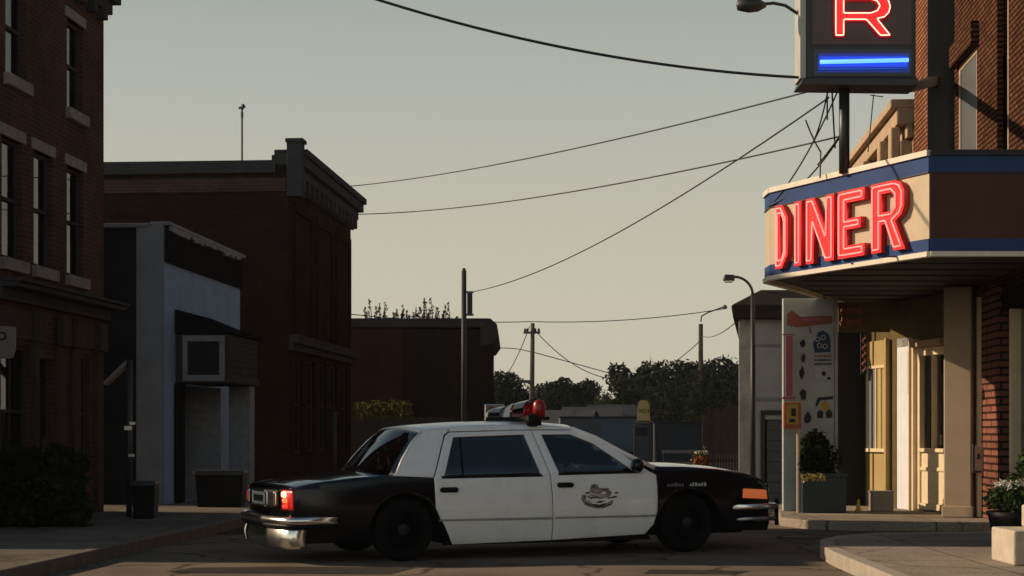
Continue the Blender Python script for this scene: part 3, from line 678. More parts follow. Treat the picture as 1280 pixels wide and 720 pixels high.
mb = MB(); mb.lathe([(.03, .1), (.14, .02), (.16, -.12), (0, -.2)], (1.55, 0, z+.98), n=10); mb.build('lamp_head', pole_dark, lp2)

# ------------------------------------------------------------------ far trees, far roofs
for i, (px, top, Y, rad, mat, lab) in enumerate((
    (620, 462, 120, 3.0, leaf_dark, 'far tree with a ragged top just right of the flat roofed building'),
    (652, 492, 135, 3.4, leaf_far, 'low rounded far tree behind the timber utility pole'),
    (712, 477, 130, 3.2, leaf_dark, 'dark rounded far tree directly beyond the police car lightbar'),
    (752, 490, 140, 3.2, leaf_far, 'low far tree between the dark rounded tree and the big grove'),
    (800, 462, 118, 3.4, leaf_dark, 'far tree at the left side of the big dark grove'),
    (848, 441, 112, 3.9, leaf_dark, 'tallest tree of the big dark grove'),
    (898, 448, 108, 3.3, leaf_dark, 'dense tree at the right side of the grove beside the grey house'),
    (935, 462, 116, 3.4, leaf_dark, 'far tree mostly hidden behind the grey house'),
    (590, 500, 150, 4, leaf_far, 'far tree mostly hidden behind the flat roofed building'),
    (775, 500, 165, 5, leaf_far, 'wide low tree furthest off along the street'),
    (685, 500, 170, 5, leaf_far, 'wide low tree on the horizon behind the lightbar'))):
    h = P(px, top, Y).z; tree((P(px, 0, Y).x, Y, 0), h/.98, rad, lab, 20+i, mat, group='trees beyond the end of the street', trunk=.1, count=15000, size=.15, nb=38, flat=1.1)
for i, (px, top, wd, Y, lab) in enumerate(((700, 512, 3.2, 100, 'small far house with a pale gable left of the pump sign'), (742, 508, 3.4, 104, 'small far house with a grey roof right of the lightbar'), (775, 505, 3.0, 108, 'small far house tucked under the grove'))):
    t = thing('far_house', lab, 'house', (P(px, 0, Y).x, Y, 0), .25*(i-1)); h = P(px, top, Y).z
    mb = MB(); mb.box(-wd/2, wd/2, 0, 4, 0, h*.7); mb.build('wall', plaster_grey, t)
    mb = MB(); mb.poly([(-wd/2-.2, -.2, h*.68), (wd/2+.2, -.2, h*.68), (wd/2+.2, 2, h), (-wd/2-.2, 2, h)]); mb.poly([(-wd/2-.2, 4.2, h*.68), (wd/2+.2, 4.2, h*.68), (wd/2+.2, 2, h), (-wd/2-.2, 2, h)])
    for sx in (-1, 1): mb.poly([(sx*wd/2, 0, h*.7), (sx*wd/2, 4, h*.7), (sx*wd/2, 2, h)])
    mb.build('roof', plain('far roof %d' % i, (.055, .06, .066), .8, spec=0), t)
    mb = MB(); mb.box(-.4, .4, -.04, -.005, .8, 1.8); mb.build('window', dark_room, t)

# long blue grey box trailer, fence, pump, rail, flowers behind the bonnet
tr = thing('box_trailer', 'long blue grey box trailer parked across the street behind the windscreen', 'trailer', (P(700, 0, 70).x, 70, 0))
mb = MB(); mb.box(0, 3.75, 0, 2.2, .55, 1.98); mb.build('body', trailer_blue, tr, bevel=.03)
mb = MB(); mb.box(-.03, 3.78, -.03, 2.23, 1.985, 2.05); mb.build('roof_rail', cornice_grey, tr)
mb = MB(); mb.box(1.75, 3.2, -.02, -.002, .75, 1.8); mb.build('side_panel', plain('lighter blue panel', (.045, .08, .12), .5), tr)
for x in (.6, 3.1):
    mb = MB(); mb.lathe([(.1, -.1), (.33, -.1), (.36, -.05), (.36, .1), (.1, .12)], (x, .2, .36), 'y', 20); mb.build('wheel', rubber, tr, smooth=True)
mb = MB(); mb.box(.2, 3.6, .3, 1.9, .42, .55); mb.build('chassis', black_plastic, tr)
ct = thing('dark_shed', 'low dark shed with a sagging pale gutter between the pump and the board fence', 'shed', (P(822, 0, 64).x, 64, 0))
mb = MB(); mb.box(0, 2.0, 0, 2, 0, 1.75); mb.build('wall', plain('dark blue boards', (.02, .03, .038), .7), ct)
mb = MB(); mb.hexa([(-.05, -.1, 1.76), (2.1, -.1, 1.74), (2.1, 2.1, 1.74), (-.05, 2.1, 1.76), (-.05, -.1, 1.82), (2.1, -.1, 1.79), (2.1, 2.1, 1.79), (-.05, 2.1, 1.82)]); mb.build('roof', cornice_grey, ct)
rl = thing('guard_rail', 'pale metal guard rail just beyond the bonnet', 'rail', (P(828, 0, 52).x, 52, 0))
mb = MB(); mb.box(0, 1.1, 0, .05, .74, .84); mb.build('rail', white_wood, rl)
mb = MB(); mb.box(0, 1.1, 0, .05, .42, .47); mb.build('lower_rail', white_wood, rl)
for x in (.04, 1.0): mb = MB(); mb.box(x, x+.08, .052, .12, 0, .84); mb.build('post', pole_metal, rl)
bf = thing('board_fence', 'dark upright board fence with uneven tops left of the grey house', 'fence', (P(878, 0, 50).x, 50, 0))
mb = MB(); rnd = random.Random(11)
for k in range(13):
    x = k*.085; mb.box(x, x+.07, 0, .03, 0, 1.72+rnd.uniform(0, .4)+.03*k)
mb.box(0, 1.1, .03, .08, .5, .6); mb.box(0, 1.1, .03, .08, 1.4, 1.5); mb.build('boards', fence_wood, bf)
mb = MB(); mb.box(.15, .2, -.04, 0, 0, 1.95); mb.box(.33, .37, -.04, 0, 0, 2.0); mb.build('pale_posts', pole_metal, bf)
fc = thing('flower_crate', 'orange flower crate with white blooms behind the car bonnet', 'planter', (P(868, 0, 48).x, 48, 0))
mb = MB(); mb.box(0, .42, 0, .3, 0, .66); mb.build('crate', plain('faded orange crate', (.10, .035, .018), .8, spec=0), fc, bevel=.01)
leaves_mesh('leaves', [(.2, .15, .72, .22, .15, .1)], 150, .04, leaf_green, fc, 5); leaves_mesh('blossoms', [(.22, .15, .82, .24, .15, .07), (.32, .1, .95, .06, .05, .06)], 40, .035, petal_white, fc, 6)
leaves_mesh('orange_blossoms', [(.15, -.02, .62, .25, .06, .14)], 60, .035, petal_orange, fc, 7)
pm = thing('fuel_pump', 'old dark blue fuel pump topped by a pale yellow sign', 'fuel pump', (P(805, 0, 46).x, 46, 0))
mb = MB(); mb.box(-.27, .25, 0, .4, 0, 1.62); mb.build('body', plain('pump blue', (.03, .045, .075), .4), pm, bevel=.05)
mb = MB(); mb.box(-.22, .1, -.015, -.002, 1.3, 1.52); mb.build('dial', ink_black, pm, bevel=.01)
mb = MB(); mb.fprism(frame_front(0), [(-.21, 1.66), (.2, 1.66), (.2, 1.72), (.17, 1.74), (.15, 2.15), (.08, 2.27), (-.09, 2.27), (-.16, 2.15), (-.18, 1.74), (-.21, 1.72)], -.2, 0)
ys = mb.build('top_sign', sign_yellow, pm, bevel=.015)
text_mesh('lettering', 'VO3', .16, ink_black, ys, (0, -.008, 1.97), (R(90), 0, 0))
mb = MB(); mb.tube([(0, -.1+.2, 2.27), (0, .1, 2.38)], .03, 8, r2=.045); mb.lathe([(.02, 0), (.05, .04), (0, .1)], (0, .1, 2.36), n=8); mb.build('finial', cornice_grey, pm)
mb = MB(); mb.box(-.2, .19, -.01, -.002, 1.68, 1.71, ); mb.build('sign_band', ink_black, ys)
gp = thing('slim_post', 'slim grey post leaning slightly right beside the fuel pump', 'post', (P(824, 0, 45).x, 45, 0))
mb = MB(); mb.tube([(0, 0, 0), (-.09, 0, 1.95)], .045, 8); mb.build('shaft', pole_metal, gp); mb = MB(); mb.lathe([(.05, 1.95), (.055, 1.99), (0, 2.0)], (-.09, 0, 0), n=10); mb.build('cap', pole_metal, gp)

# ------------------------------------------------------------------ right side: grey house
YH = 29.6
H = thing('grey_house', 'small grey painted house with dark hipped eaves and a roller door', 'house', (P(924, 0, YH).x, YH, 0))
hw = 2.6
mb = MB(); wall(mb, fF, 0, hw, .0, 3.62, [(.45, 1.5, .14, 1.62)], .1, house_paint); mb.poly([(0, 0, 0), (1.05, 7, 0), (1.05, 7, 3.62), (0, 0, 3.62)], house_peel); mb.poly([(hw, 0, 0), (hw, 7, 0), (hw, 7, 3.62), (hw, 0, 3.62)], house_paint); mb.poly([(1.05, 7, 0), (hw, 7, 0), (hw, 7, 3.62), (1.05, 7, 3.62)], house_paint)
mb.build('wall', None, H, recalc=False)
mb = MB(); mb.box(-.01, .24, -.03, -.002, .0, 3.4); mb.build('corner_board', house_peel, H, bevel=.008)
mb = MB()
for z in (1.95, 2.9): mb.box(.26, hw, -.02, -.002, z, z+.05)
mb.build('trim_band', white_wood, H)
mb = MB(); mb.hexa([(-.14, -.25, 3.38), (hw+.1, -.25, 3.38), (hw+.1, 7.1, 3.38), (.96, 7.1, 3.38), (-.18, -.27, 3.62), (hw+.12, -.27, 3.62), (hw+.12, 7.12, 3.62), (.92, 7.12, 3.62)]); mb.hexa([(-.16, -.27, 3.621), (hw+.2, -.27, 3.621), (hw+.2, 7.2, 3.621), (.94, 7.2, 3.621), (.5, .8, 3.97), (hw-.3, .8, 3.97), (hw-.3, 6, 3.97), (1.4, 6, 3.97)]); mb.build('roof', roof_dark, H, bevel=.03)
mb = MB()
for k in range(8): mb.box(.5, 1.45, .07, .1+.004*(k % 2), .14+k*.185, .14+k*.185+.178)
rd = mb.build('roller_door', plain('slate door paint', (.06, .075, .09), .5, var=.1), H)
mb = MB(); mb.box(.38, .45, -.03, .0, .1, 1.7); mb.box(.38, 1.55, -.05, .0, 1.7, 1.78); mb.build('door_frame', cornice_grey, H)

# ------------------------------------------------------------------ right side: the diner building
a_off = 5.1
def right_origin(Y): return (SX(a_off, Y), Y, 0)
E_ = thing('diner_building', 'warm brick building behind the neon diner canopy at the right edge', 'building', right_origin(21.0), -ST)
fR = frame_right()
# local u = Y - 21
holes = [(2.25, 3.0, 5.25, 8.2), (4.55, 5.95, 5.25, 7.2), (1.0, 1.7, .9, 3.2)]
mb = MB(); wall(mb, fR, -1.2, 10.2, 3.4, 11, [(2.25, 3.0, 5.25, 8.2), (4.45, 5.95, 4.3, 7.25)], .08); 
mb.poly([(0, 10.2, .1), (6, 10.2, .1), (6, 10.2, 11), (0, 10.2, 11)]); mb.poly([(0, -1.2, .1), (6, -1.2, .1), (6, -1.2, 11), (0, -1.2, 11)])
mb.build('wall', brick_shaded, E_, recalc=False)
mb = MB(); mb.box(0, 6, -1.2, 10.2, 10.9, 11); mb.build('roof', roof_dark, E_)
window(E_, fR, 2.25, 3.0, 5.25, 8.2, stone_tan, depth=.2, fw=.07, rail=True, back=dark_room)
wf2 = window(E_, fR, 4.45, 5.95, 4.3, 7.25, stone_tan, depth=.07, fw=.09, rail=False)
mb = MB(); mb.mbox(fR, 4.55, 5.86, 4.4, 7.15, -.04, -.015); mb.build('painted_pane', plain('grey pane reflection', (.075, .08, .082), .6, var=.12), wf2)  # grey board imitates window glass reflecting the sky
mb = MB(); mb.mbox(fR, 5.75, 5.84, 4.4, 7.1, -.014, .0); mb.build('pane_edge', stone, wf2)
mb = MB(); mb.fprism(fR, [(2.1, 5.0), (3.15, 5.0), (3.15, 5.14), (3.05, 5.25), (2.2, 5.25), (2.1, 5.14)], .002, .14); mb.build('sill', stone_tan, E_, bevel=.015)
mb = MB(); mb.mbox(fR, 4.3, 6.1, 7.25, 7.6, .002, .12); mb.build('lintel', brick_shaded, E_, bevel=.01)
mb = MB(); mb.fprism(fR, [(3.75, 4.82), (4.46, 4.82), (4.46, 5.1), (4.3, 5.25), (3.95, 5.25)], .002, .13); mb.build('stone_block', stone, E_, bevel=.02)
mb = MB(); mb.mbox(fR, 6.35, 7.65, 3.5, 11, .001, .42); mb.build('pilaster', brick_warm, E_)
mb = MB(); mb.box(-.42, 0.0, 6.32, 6.348, 3.5, 11); mb.build('pilaster_shade', sign_black, E_)  # black sheet stands in for shade on the pilaster front
# neighbour beyond
G = thing('tan_building', 'tan brick building with a bracketed cornice glimpsed between the sign post and the diner', 'building', right_origin(31.3), -ST)
mb = MB(); wall(mb, fR, 0, 24, .1, 7.2, [(u, u+1.0, 4.4, 6.5) for u in (2.2, 5.0, 7.8, 10.6, 13.4, 16.2, 19)]+[(u, u+1.8, .8, 2.8) for u in (3, 7, 11, 15, 19)], .25)
mb.poly([(0, 24, .1), (6, 24, .1), (6, 24, 7.2), (0, 24, 7.2)]); mb.build('wall', brick_tan, G, recalc=False)
mb = MB(); mb.box(0, 6, 0, 24, 7.1, 7.2); mb.build('roof', roof_dark, G)
mb = MB(); mb.mbox(fR, .05, 24.1, 6.9, 7.15, .002, .12); mb.mbox(fR, .05, 24.2, 7.15, 7.45, -.3, .3); mb.mbox(fR, .05, 24.3, 7.45, 7.62, -.3, .42); mb.build('cornice', stone_tan, G, bevel=.02)
for u in (.25, 1.75, 4.2):
    mb = MB(); mb.mbox(fR, u, u+.45, .1, 6.88, .002, .2); mb.build('pilaster', stone_tan, G, bevel=.01)
    mb = MB(); mb.mbox(fR, u+.05, u+.4, 6.2, 7.14, .201, .38); mb.build('bracket', stone_tan, G, bevel=.03)
for u in (2.2, 5.0, 7.8, 10.6): window(G, fR, u, u+1.0, 4.4, 6.5, stone_tan, depth=.2)
for u in (3, 7, 11, 15, 19): window(G, fR, u, u+1.8, .8, 2.8, dark_trim, depth=.2, mull=1, rail=False)
# ground floor fronts of the diner
Pn, Pf = Vector((7.0, 25.0, 0)), Vector((6.15, 29.0, 0)); dv = (Pf-Pn).normalized(); nv = Vector((-dv.y, dv.x, 0))
def fS(u, v, d): p = Pn+dv*u+nv*d; return (p.x, p.y, v)
def su(px):                                            # distance along the shopfront at which a sight line meets it
    k = (px-640)/2100; Y = 12.3125/(k+.2125); return (Y-25)/dv.y
S = thing('diner_shopfront', 'row of cream and yellow doors and panels under the diner canopy', 'shopfront', (0, 0, 0))
mb = MB(); mb.mbox(fS, -.05, 4.3, 2.8, 3.56, -.12, .0); mb.mbox(fS, su(1120), su(1113), .13, 2.8, -.12, 0); mb.mbox(fS, -.05, su(1186), .13, 2.8, -.12, 0); mb.build('wall', olive_wall, S)
mb = MB(); mb.mbox(fS, su(1113)+.005, su(1085), .13, 2.95, -.1, .03); yp = mb.build('yellow_panel', yellow_wall, S, bevel=.006)
yu0, yu1 = su(1111), su(1087); ym = (yu0+yu1)/2
mb = MB()
for a, b in ((yu0, yu0+.05), (ym-.02, ym+.02), (yu1-.05, yu1), (yu0+.18, yu0+.21)): mb.mbox(fS, a, b, 1.12, 2.48, .031, .07)
mb.mbox(fS, yu0, yu1, 1.06, 1.12, .031, .09); mb.mbox(fS, yu0, yu1, 2.48, 2.53, .031, .07); wf = mb.build('window_frame', cream_wood, yp, bevel=.005)
mb = MB(); mb.mbox(fS, ym+.02, yu1-.05, 1.12, 2.48, .032, .045, curtain); mb.mbox(fS, yu0+.05, ym-.02, 1.12, 2.48, .032, .045, yellow_wall); mb.build('pane', None, wf)
mb = MB(); mb.mbox(fS, su(1113)-.03, su(1113)+.05, .13, 2.97, .031, .1); mb.build('panel_post', yellow_wall, yp, bevel=.01)
mb = MB(); mb.mbox(fS, su(1141), su(1121), .13, 2.95, -.1, .0); sd = mb.build('side_door', white_door, S, bevel=.006)
mb = MB(); mb.mbox(fS, su(1147), su(1141)-.01, .13, 2.9, -.1, .08); mb.mbox(fS, su(1144.5), su(1143.5), .13, 2.9, .08, .12); mb.build('door_jamb', cream_wood, S, bevel=.008)
d0, d1 = su(1184), su(1148)
mb = MB(); mb.mbox(fS, d0, d0+.08, .16, 2.75, -.1, .02); mb.mbox(fS, d1-.08, d1, .16, 2.75, -.1, .02); mb.mbox(fS, d0+.08, d1-.08, 2.62, 2.75, -.1, .02); mb.mbox(fS, d0+.08, d1-.08, .16, .26, -.1, .02)
mb.mbox(fS, d0+.08, d1-.08, .26, 1.08, -.08, -.01); mb.mbox(fS, d0+.06, d1-.06, 1.08, 1.14, -.1, .04); mb.mbox(fS, d0+.08, d1-.08, .78, .84, -.0095, .015); mb.mbox(fS, (d0+d1)/2-.03, (d0+d1)/2+.03, 1.14, 2.62, -.09, .01)
dr = mb.build('glazed_door', cream_wood, S, bevel=.008)
mb = MB(); mb.mbox(fS, d0+.08, d1-.08, 1.14, 2.62, -.07, -.064); mb.build('pane', glass('clear door glass', (.82, .82, .78)), dr)
mb = MB(); nn = 9; ww = (d1-d0-.16)/nn
for k in range(nn): mb.mbox(fS, d0+.08+k*ww, d0+.08+(k+1)*ww, 1.14, 2.62, -.13-.02*(k % 2), -.115-.02*(k % 2))
mb.build('curtain', plain('ochre curtain', (.26, .18, .09), .9, var=.3, scale=9), dr)
mb = MB(); mb.mbox(fS, d0+.1, d0+.13, 1.2, 1.36, .02, .06); mb.build('handle', pole_dark, dr)
mb = MB(); mb.mbox(fS, d0-.02, d1+.02, 2.76, 2.86, -.05, .14); mb.build('door_hood', stone_tan, S, bevel=.01)
cl = thing('entrance_column', 'broad square beige column holding up the diner canopy beside the glazed door', 'column', (0, 0, 0))
cl.location = (6.70, 25.12, 0); cl.rotation_euler = (0, 0, R(-26)); mb = MB(); mb.box(-.21, .2, -.17, .17, .135, 3.56); mb.build('shaft', column_paint, cl, bevel=.02)
mb = MB(); mb.box(-.235, .225, -.195, .195, .13, .3); mb.build('plinth', column_paint, cl, bevel=.015)
# right of the column
F3 = thing('shop_front', 'rusticated red brick front with a dark shop window right of the beige column', 'shopfront', right_origin(21.0), -ST)
mb = MB(); mb.mbox(fR, 2.72, 3.85, .14, 3.5, -.3, .05); mb.build('brick_pier', brick_rust, F3)
mb = MB(); mb.mbox(fR, 3.87, 4.02, .14, 3.4, -.3, .1); mb.build('door_jamb', cream_wood, F3, bevel=.01)
mb = MB(); mb.mbox(fR, -1, 2.7, .14, .7, -.3, .0); mb.build('stall_riser', plaster_brown, F3)
mb = MB(); mb.mbox(fR, -1, 2.7, 3.1, 3.5, -.3, .0); mb.build('fascia', black_trim, F3)
for u in (2.0, .6): mb = MB(); mb.mbox(fR, u, u+.13, .71, 3.09, -.2, .02); mb.build('mullion', cream_wood, F3, bevel=.008)
mb = MB(); mb.mbox(fR, -1, 2.7, .71, 3.09, -.12, -.112); mb.build('pane', win_glass, F3)
mb = MB(); mb.mbox(fR, -1, 3.0, .14, 3.5, -1.2, -1.15); mb.build('backing', dark_room, F3)
eb = thing('entry_panel', 'pale metal entry panel with a dark keypad on the strip beside the column', 'door panel', (P(1224, 0, 24.7).x, 24.75, .8))
mb = MB(); mb.box(-.075, .075, -.02, .03, 0, .4); mb.build('plate', column_paint, eb, bevel=.01)
mb = MB(); mb.box(-.085, -.06, -.03, .03, .0, .42); mb.box(-.06, .04, -.03, -.021, .0, .03); mb.box(-.02, .02, -.03, -.021, .2, .28); mb.build('keypad', pole_dark, eb)

# ------------------------------------------------------------------ canopy with neon DINER
M_ = thing('diner_canopy', 'angular cream and navy diner canopy with red neon DINER lettering', 'canopy', (0, 0, 0))
Q1, Q2 = Vector((5.1, 20.5, 0)), Vector((3.66, 23.7, 0))
ZB, ZT = 3.54, 4.84
cp = [(Q1.x, Q1.y), (Q2.x, Q2.y), (3.66, 24.2), (4.35, 25.6), (6.0, 29.4), (8.5, 29.4), (8.5, 20.5)]
inner = [(5.14, 20.56), (3.71, 23.72), (3.71, 24.18), (4.42, 25.6), (6.05, 29.33), (8.4, 29.3), (8.4, 20.56)]
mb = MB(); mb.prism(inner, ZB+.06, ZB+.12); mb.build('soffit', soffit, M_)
mb = MB()
for k in range(10):
    y = 21.0+k*.85; mb.box(4.0+abs(23.5-y)*.25, 8.2, y, y+.025, ZB+.045, ZB+.059)
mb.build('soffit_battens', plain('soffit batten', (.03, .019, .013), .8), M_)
mb = MB(); mb.prism(inner, ZT-.1, ZT-.02); mb.build('deck', roof_dark, M_)
def face_frame(a, b):
    a, b = Vector(a), Vector(b); d = (b-a).normalized(); n = Vector((d.y, -d.x, 0)) if Vector((d.y, -d.x, 0)).dot(a-Vector((6.5, 25, 0))) > 0 else Vector((-d.y, d.x, 0))
    return (lambda u, v, dd: tuple(Vector((a.x, a.y, 0))+d*u+n*dd+Vector((0, 0, v)))), (b-a).length
segs = list(zip(cp, cp[1:]))[:4]+[((8.5, 20.5), cp[0])]
bands = [('top_trim', 1.23, 1.30, .05, white_enamel), ('navy_stripe', 1.035, 1.229, .02, blue_enamel), ('pin_line', 1.02, 1.034, .03, sign_black), ('panel', .22, 1.019, .012, cream_enamel), ('navy_stripe', .062, .219, .022, blue_enamel), ('bottom_trim', -.0, .061, .05, white_enamel)]
for si, (a, b) in enumerate(segs):
    f, L = face_frame((*a, 0), (*b, 0))
    front = si == 4
    for nm, v0, v1, dd, mt in bands:
        mb = MB(); mb.mbox(f, 0, L, ZB+v0, ZB+v1, -.05, dd)
        if front and nm == 'panel': mt = shaded_enamel  # brown panel and grey trim put the front's shade into colour
        if front and nm == 'top_trim': mt = cornice_grey
        mb.build(nm if not (nm == 'panel') else 'fascia_panel', mt, M_)
fM, LM = face_frame((*cp[1], 0), (*cp[0], 0))             # u runs from the far end to the near end
def mu_(px):
    k = (px-640)/2100; A_, B_ = Vector(cp[1]), Vector(cp[0]); d = (B_-A_)
    t = (k*A_.y-A_.x)/(d.x-k*d.y); return t*LM
LET = {
 'D': [[(0, 0), (.55, 0), (1, .2), (1, .8), (.55, 1), (0, 1)], [(.36, .17), (.36, .83), (.5, .83), (.64, .73), (.64, .27), (.5, .17)]],
 'I': [[(0, 0), (1, 0), (1, 1), (0, 1)]],
 'N': [[(0, 0), (.28, 0), (.28, .60), (.70, 0), (1, 0), (1, 1), (.72, 1), (.72, .42), (.30, 1), (0, 1)]],
 'E': [[(0, 0), (1, 0), (1, .18), (.33, .18), (.33, .42), (.86, .42), (.86, .58), (.33, .58), (.33, .82), (1, .82), (1, 1), (0, 1)]],
 'R': [[(0, 0), (.31, 0), (.31, .40), (.42, .40), (.68, 0), (1.03, 0), (.72, .42), (.92, .5), (1, .62), (1, .83), (.9, .95), (.72, 1), (0, 1)], [(.31, .57), (.31, .84), (.6, .84), (.69, .79), (.69, .63), (.6, .57)]]}
def letter_obj(name, loops, w_, h_, f, u0, v0, depth, face_m, side_m, tube_m, parent, tube_r, inset):
    cu = bpy.data.curves.new('c', 'CURVE'); cu.dimensions = '2D'; cu.fill_mode = 'BOTH'; cu.extrude = depth/2
    for lp in loops:
        s = cu.splines.new('POLY'); s.points.add(len(lp)-1); s.use_cyclic_u = True
        for i, (x, y) in enumerate(lp): s.points[i].co = (x*w_, y*h_, 0, 1)
    tmp = bpy.data.objects.new('tmp', cu); C.objects.link(tmp); me = bpy.data.meshes.new_from_object(tmp.evaluated_get(bpy.context.evaluated_depsgraph_get())); bpy.data.objects.remove(tmp)
    for v in me.vertices:
        x, y, z = v.co; v.co = Vector(f(u0+x, v0+y, z+depth/2))
    me.materials.clear(); me.materials.append(side_m); me.materials.append(face_m)
    nn = Vector(f(0, 0, 1))-Vector(f(0, 0, 0))
    bm = bmesh.new(); bm.from_mesh(me); bmesh.ops.remove_doubles(bm, verts=bm.verts, dist=1e-4); bmesh.ops.recalc_face_normals(bm, faces=bm.faces); bm.to_mesh(me); bm.free()
    for p in me.polygons:
        if p.normal.dot(nn) > .8: p.material_index = 1
    o = bpy.data.objects.new(name, me); C.objects.link(o); o.parent = parent
    mb = MB()
    for li, lp in enumerate(loops):
        pts = [Vector((x*w_, y*h_, 0)) for x, y in lp]; n = len(pts); ar = sum(pts[i].x*pts[(i+1) % n].y-pts[(i+1) % n].x*pts[i].y for i in range(n))
        sg = (1 if ar > 0 else -1)*(1 if li == 0 else -1); q = []
        for i in range(n):
            e1 = (pts[i]-pts[i-1]).normalized(); e2 = (pts[(i+1) % n]-pts[i]).normalized()
            n1, n2 = Vector((-e1.y, e1.x, 0))*sg, Vector((-e2.y, e2.x, 0))*sg
            bis = (n1+n2); bis = bis/(max(.35, 1+n1.dot(n2))); q.append(pts[i]+bis*inset)
        path = []
        for i in range(n):
            a, b = q[i], q[(i+1) % n]; path += [a.lerp(b, t) for t in (.04, .5, .96)]
        mb.tube([f(u0+p.x, v0+p.y, depth+tube_r*1.3) for p in path], tube_r, 6, close=True)
    mb.build('neon_tube', tube_m, o, smooth=True)
    return o
for ch, pa, pb in (('D', 976.5, 992), ('I', 1000.5, 1009), ('N', 1015, 1050), ('E', 1055, 1088.5), ('R', 1097, 1138.5)):
    u0, u1 = mu_(pa), mu_(pb)
    letter_obj('letter', LET[ch], u1-u0, .875, fM, u0, ZB+.13, .10, red_letter, red_side, neon_pink, M_, .011, .04)

# vertical neon sign
V = thing('neon_sign', 'tall dark projecting neon sign with a red letter R and a blue neon bar', 'sign', (0, 21.8, 0))
YV = 21.8
def vx(px): return (px-640)/2100*YV
def vz(py): return 1.4+(540-py)/2100*YV
mb = MB(); mb.box(vx(1008), vx(1145), 0, .42, vz(98), vz(-75)); mb.build('cabinet', sign_black, V, bevel=.015)
mb = MB(); mb.box(vx(1000), vx(1007.6), .0, .42, vz(98), vz(-75)); mb.build('side_trim', sign_edge, V, bevel=.008)
mb = MB(); mb.hexa([(vx(999), -.06, vz(107)), (vx(1146), -.06, vz(109)), (vx(1146), .46, vz(109)), (vx(999), .46, vz(107)), (vx(1003), -.06, vz(98.2)), (vx(1146), -.06, vz(98.2)), (vx(1146), .46, vz(98.2)), (vx(1003), .46, vz(98.2))]); mb.build('base_tray', sign_black, V, bevel=.012)
za, zb = vz(107), vz(96)
mb = MB(); mb.hexa([(vx(1140), .47, za), (vx(1150), .43, za), (6.95, 5.48, 7.04), (6.80, 5.52, 7.04), (vx(1140), .47, zb), (vx(1150), .43, zb), (6.95, 5.48, 7.18), (6.80, 5.52, 7.18)]); mb.build('wall_arm', sign_black, V)
mb = MB(); mb.box(vx(1015), vx(1139), -.012, -.002, vz(56), vz(-70)); mb.build('face_panel', sign_face, V)
mb = MB(); mb.box(vx(1017), vx(1139), -.012, -.002, vz(95), vz(62)); mb.build('lower_panel', plain('dark blue sign face', (.02, .025, .05), .3), V)
mb = MB(); mb.box(vx(1022), vx(1136), -.02, -.0125, vz(91), vz(67)); mb.build('glow_backing', glow('painted blue glow', (.006, .035, .35), .22), V)  # added glowing strips imitate the blue bloom around the tube
mb = MB(); mb.box(vx(1024), vx(1134), -.026, -.0205, vz(84), vz(71)); mb.build('glow_backing', glow('bright painted blue glow', (.01, .08, .75), .4), V)
mb = MB(); mb.tube([(vx(1024), -.07, vz(79)), (vx(1134), -.07, vz(76.5))], .026, 10); mb.build('blue_tube', neon_blue, V, smooth=True)
mb = MB(); mb.tube([(vx(1024), -.04, vz(87.5)), (vx(1134), -.04, vz(86.5))], .01, 8); mb.build('blue_reflection', glow('painted blue reflection', (.02, .12, .6), .35), V)  # dim glowing strip is a painted reflection of the tube above
mb = MB()
for p in (1030, 1080, 1128): mb.tube([(vx(p), 0, vz(78)), (vx(p), -.07, vz(78))], .008, 6)
mb.build('standoffs', sign_black, V)
RR = [[(0, 0), (.16, 0), (.16, .36), (.55, .36), (.80, 0), (1, 0), (.76, .38), (.88, .42), (.96, .52), (.99, .66), (.96, .8), (.87, .92), (.76, .98), (.66, 1), (0, 1)],
      [(.16, .53), (.16, .83), (.63, .83), (.74, .78), (.785, .68), (.74, .58), (.63, .53)]]
fV = lambda u, v, d: (u, -d, v)
letter_obj('letter', RR, vx(1113)-vx(1043), vz(-9)-vz(46), fV, vx(1043), vz(46), .05, neon_red, neon_red, neon_hot, V, .008, .008)
mb = MB(); mb.tube([(vx(1059.5), .22, ZT-.05), (vx(1059.5), .22, vz(106))], .07, 12); mb.build('support_post', sign_black, V, smooth=True)
hx0, hx1, hz0, hz1 = vx(1043), vx(1113), vz(46), vz(-9)
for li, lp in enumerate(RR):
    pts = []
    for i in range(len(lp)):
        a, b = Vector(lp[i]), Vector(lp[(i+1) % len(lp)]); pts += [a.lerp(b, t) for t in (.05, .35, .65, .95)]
    mb = MB(); mb.tube([(hx0+p.x*(hx1-hx0), -.013, hz0+p.y*(hz1-hz0)) for p in pts], .03, 6, close=True); mb.build('letter_halo', glow('painted red halo %d' % li, (.30, .004, .006), .35), V, smooth=True)  # glowing outline imitates the red halo around the letter
# lamp at the top edge, on a bracket from the sign
bl = thing('bracket_lamp', 'dark street lamp head at the top edge on an arm above the neon sign', 'street lamp', (0, 21.8, 0))
mb = MB(); pts = [(vx(1003), .2, vz(14)), (vx(985), .2, vz(2)), (vx(970), .2, vz(-1)), (vx(957), .2, vz(0))]; mb.tube(pts, .022, 8); mb.build('arm', pole_dark, bl, smooth=True)
mb = MB(); mb.lathe([(.0, -.19), (.07, -.17), (.1, -.02), (.085, .1), (.03, .2), (0, .21)], (vx(941), .2, vz(1.5)), 'x', 16); o = mb.build('lamp_head', pole_dark, bl, smooth=True)

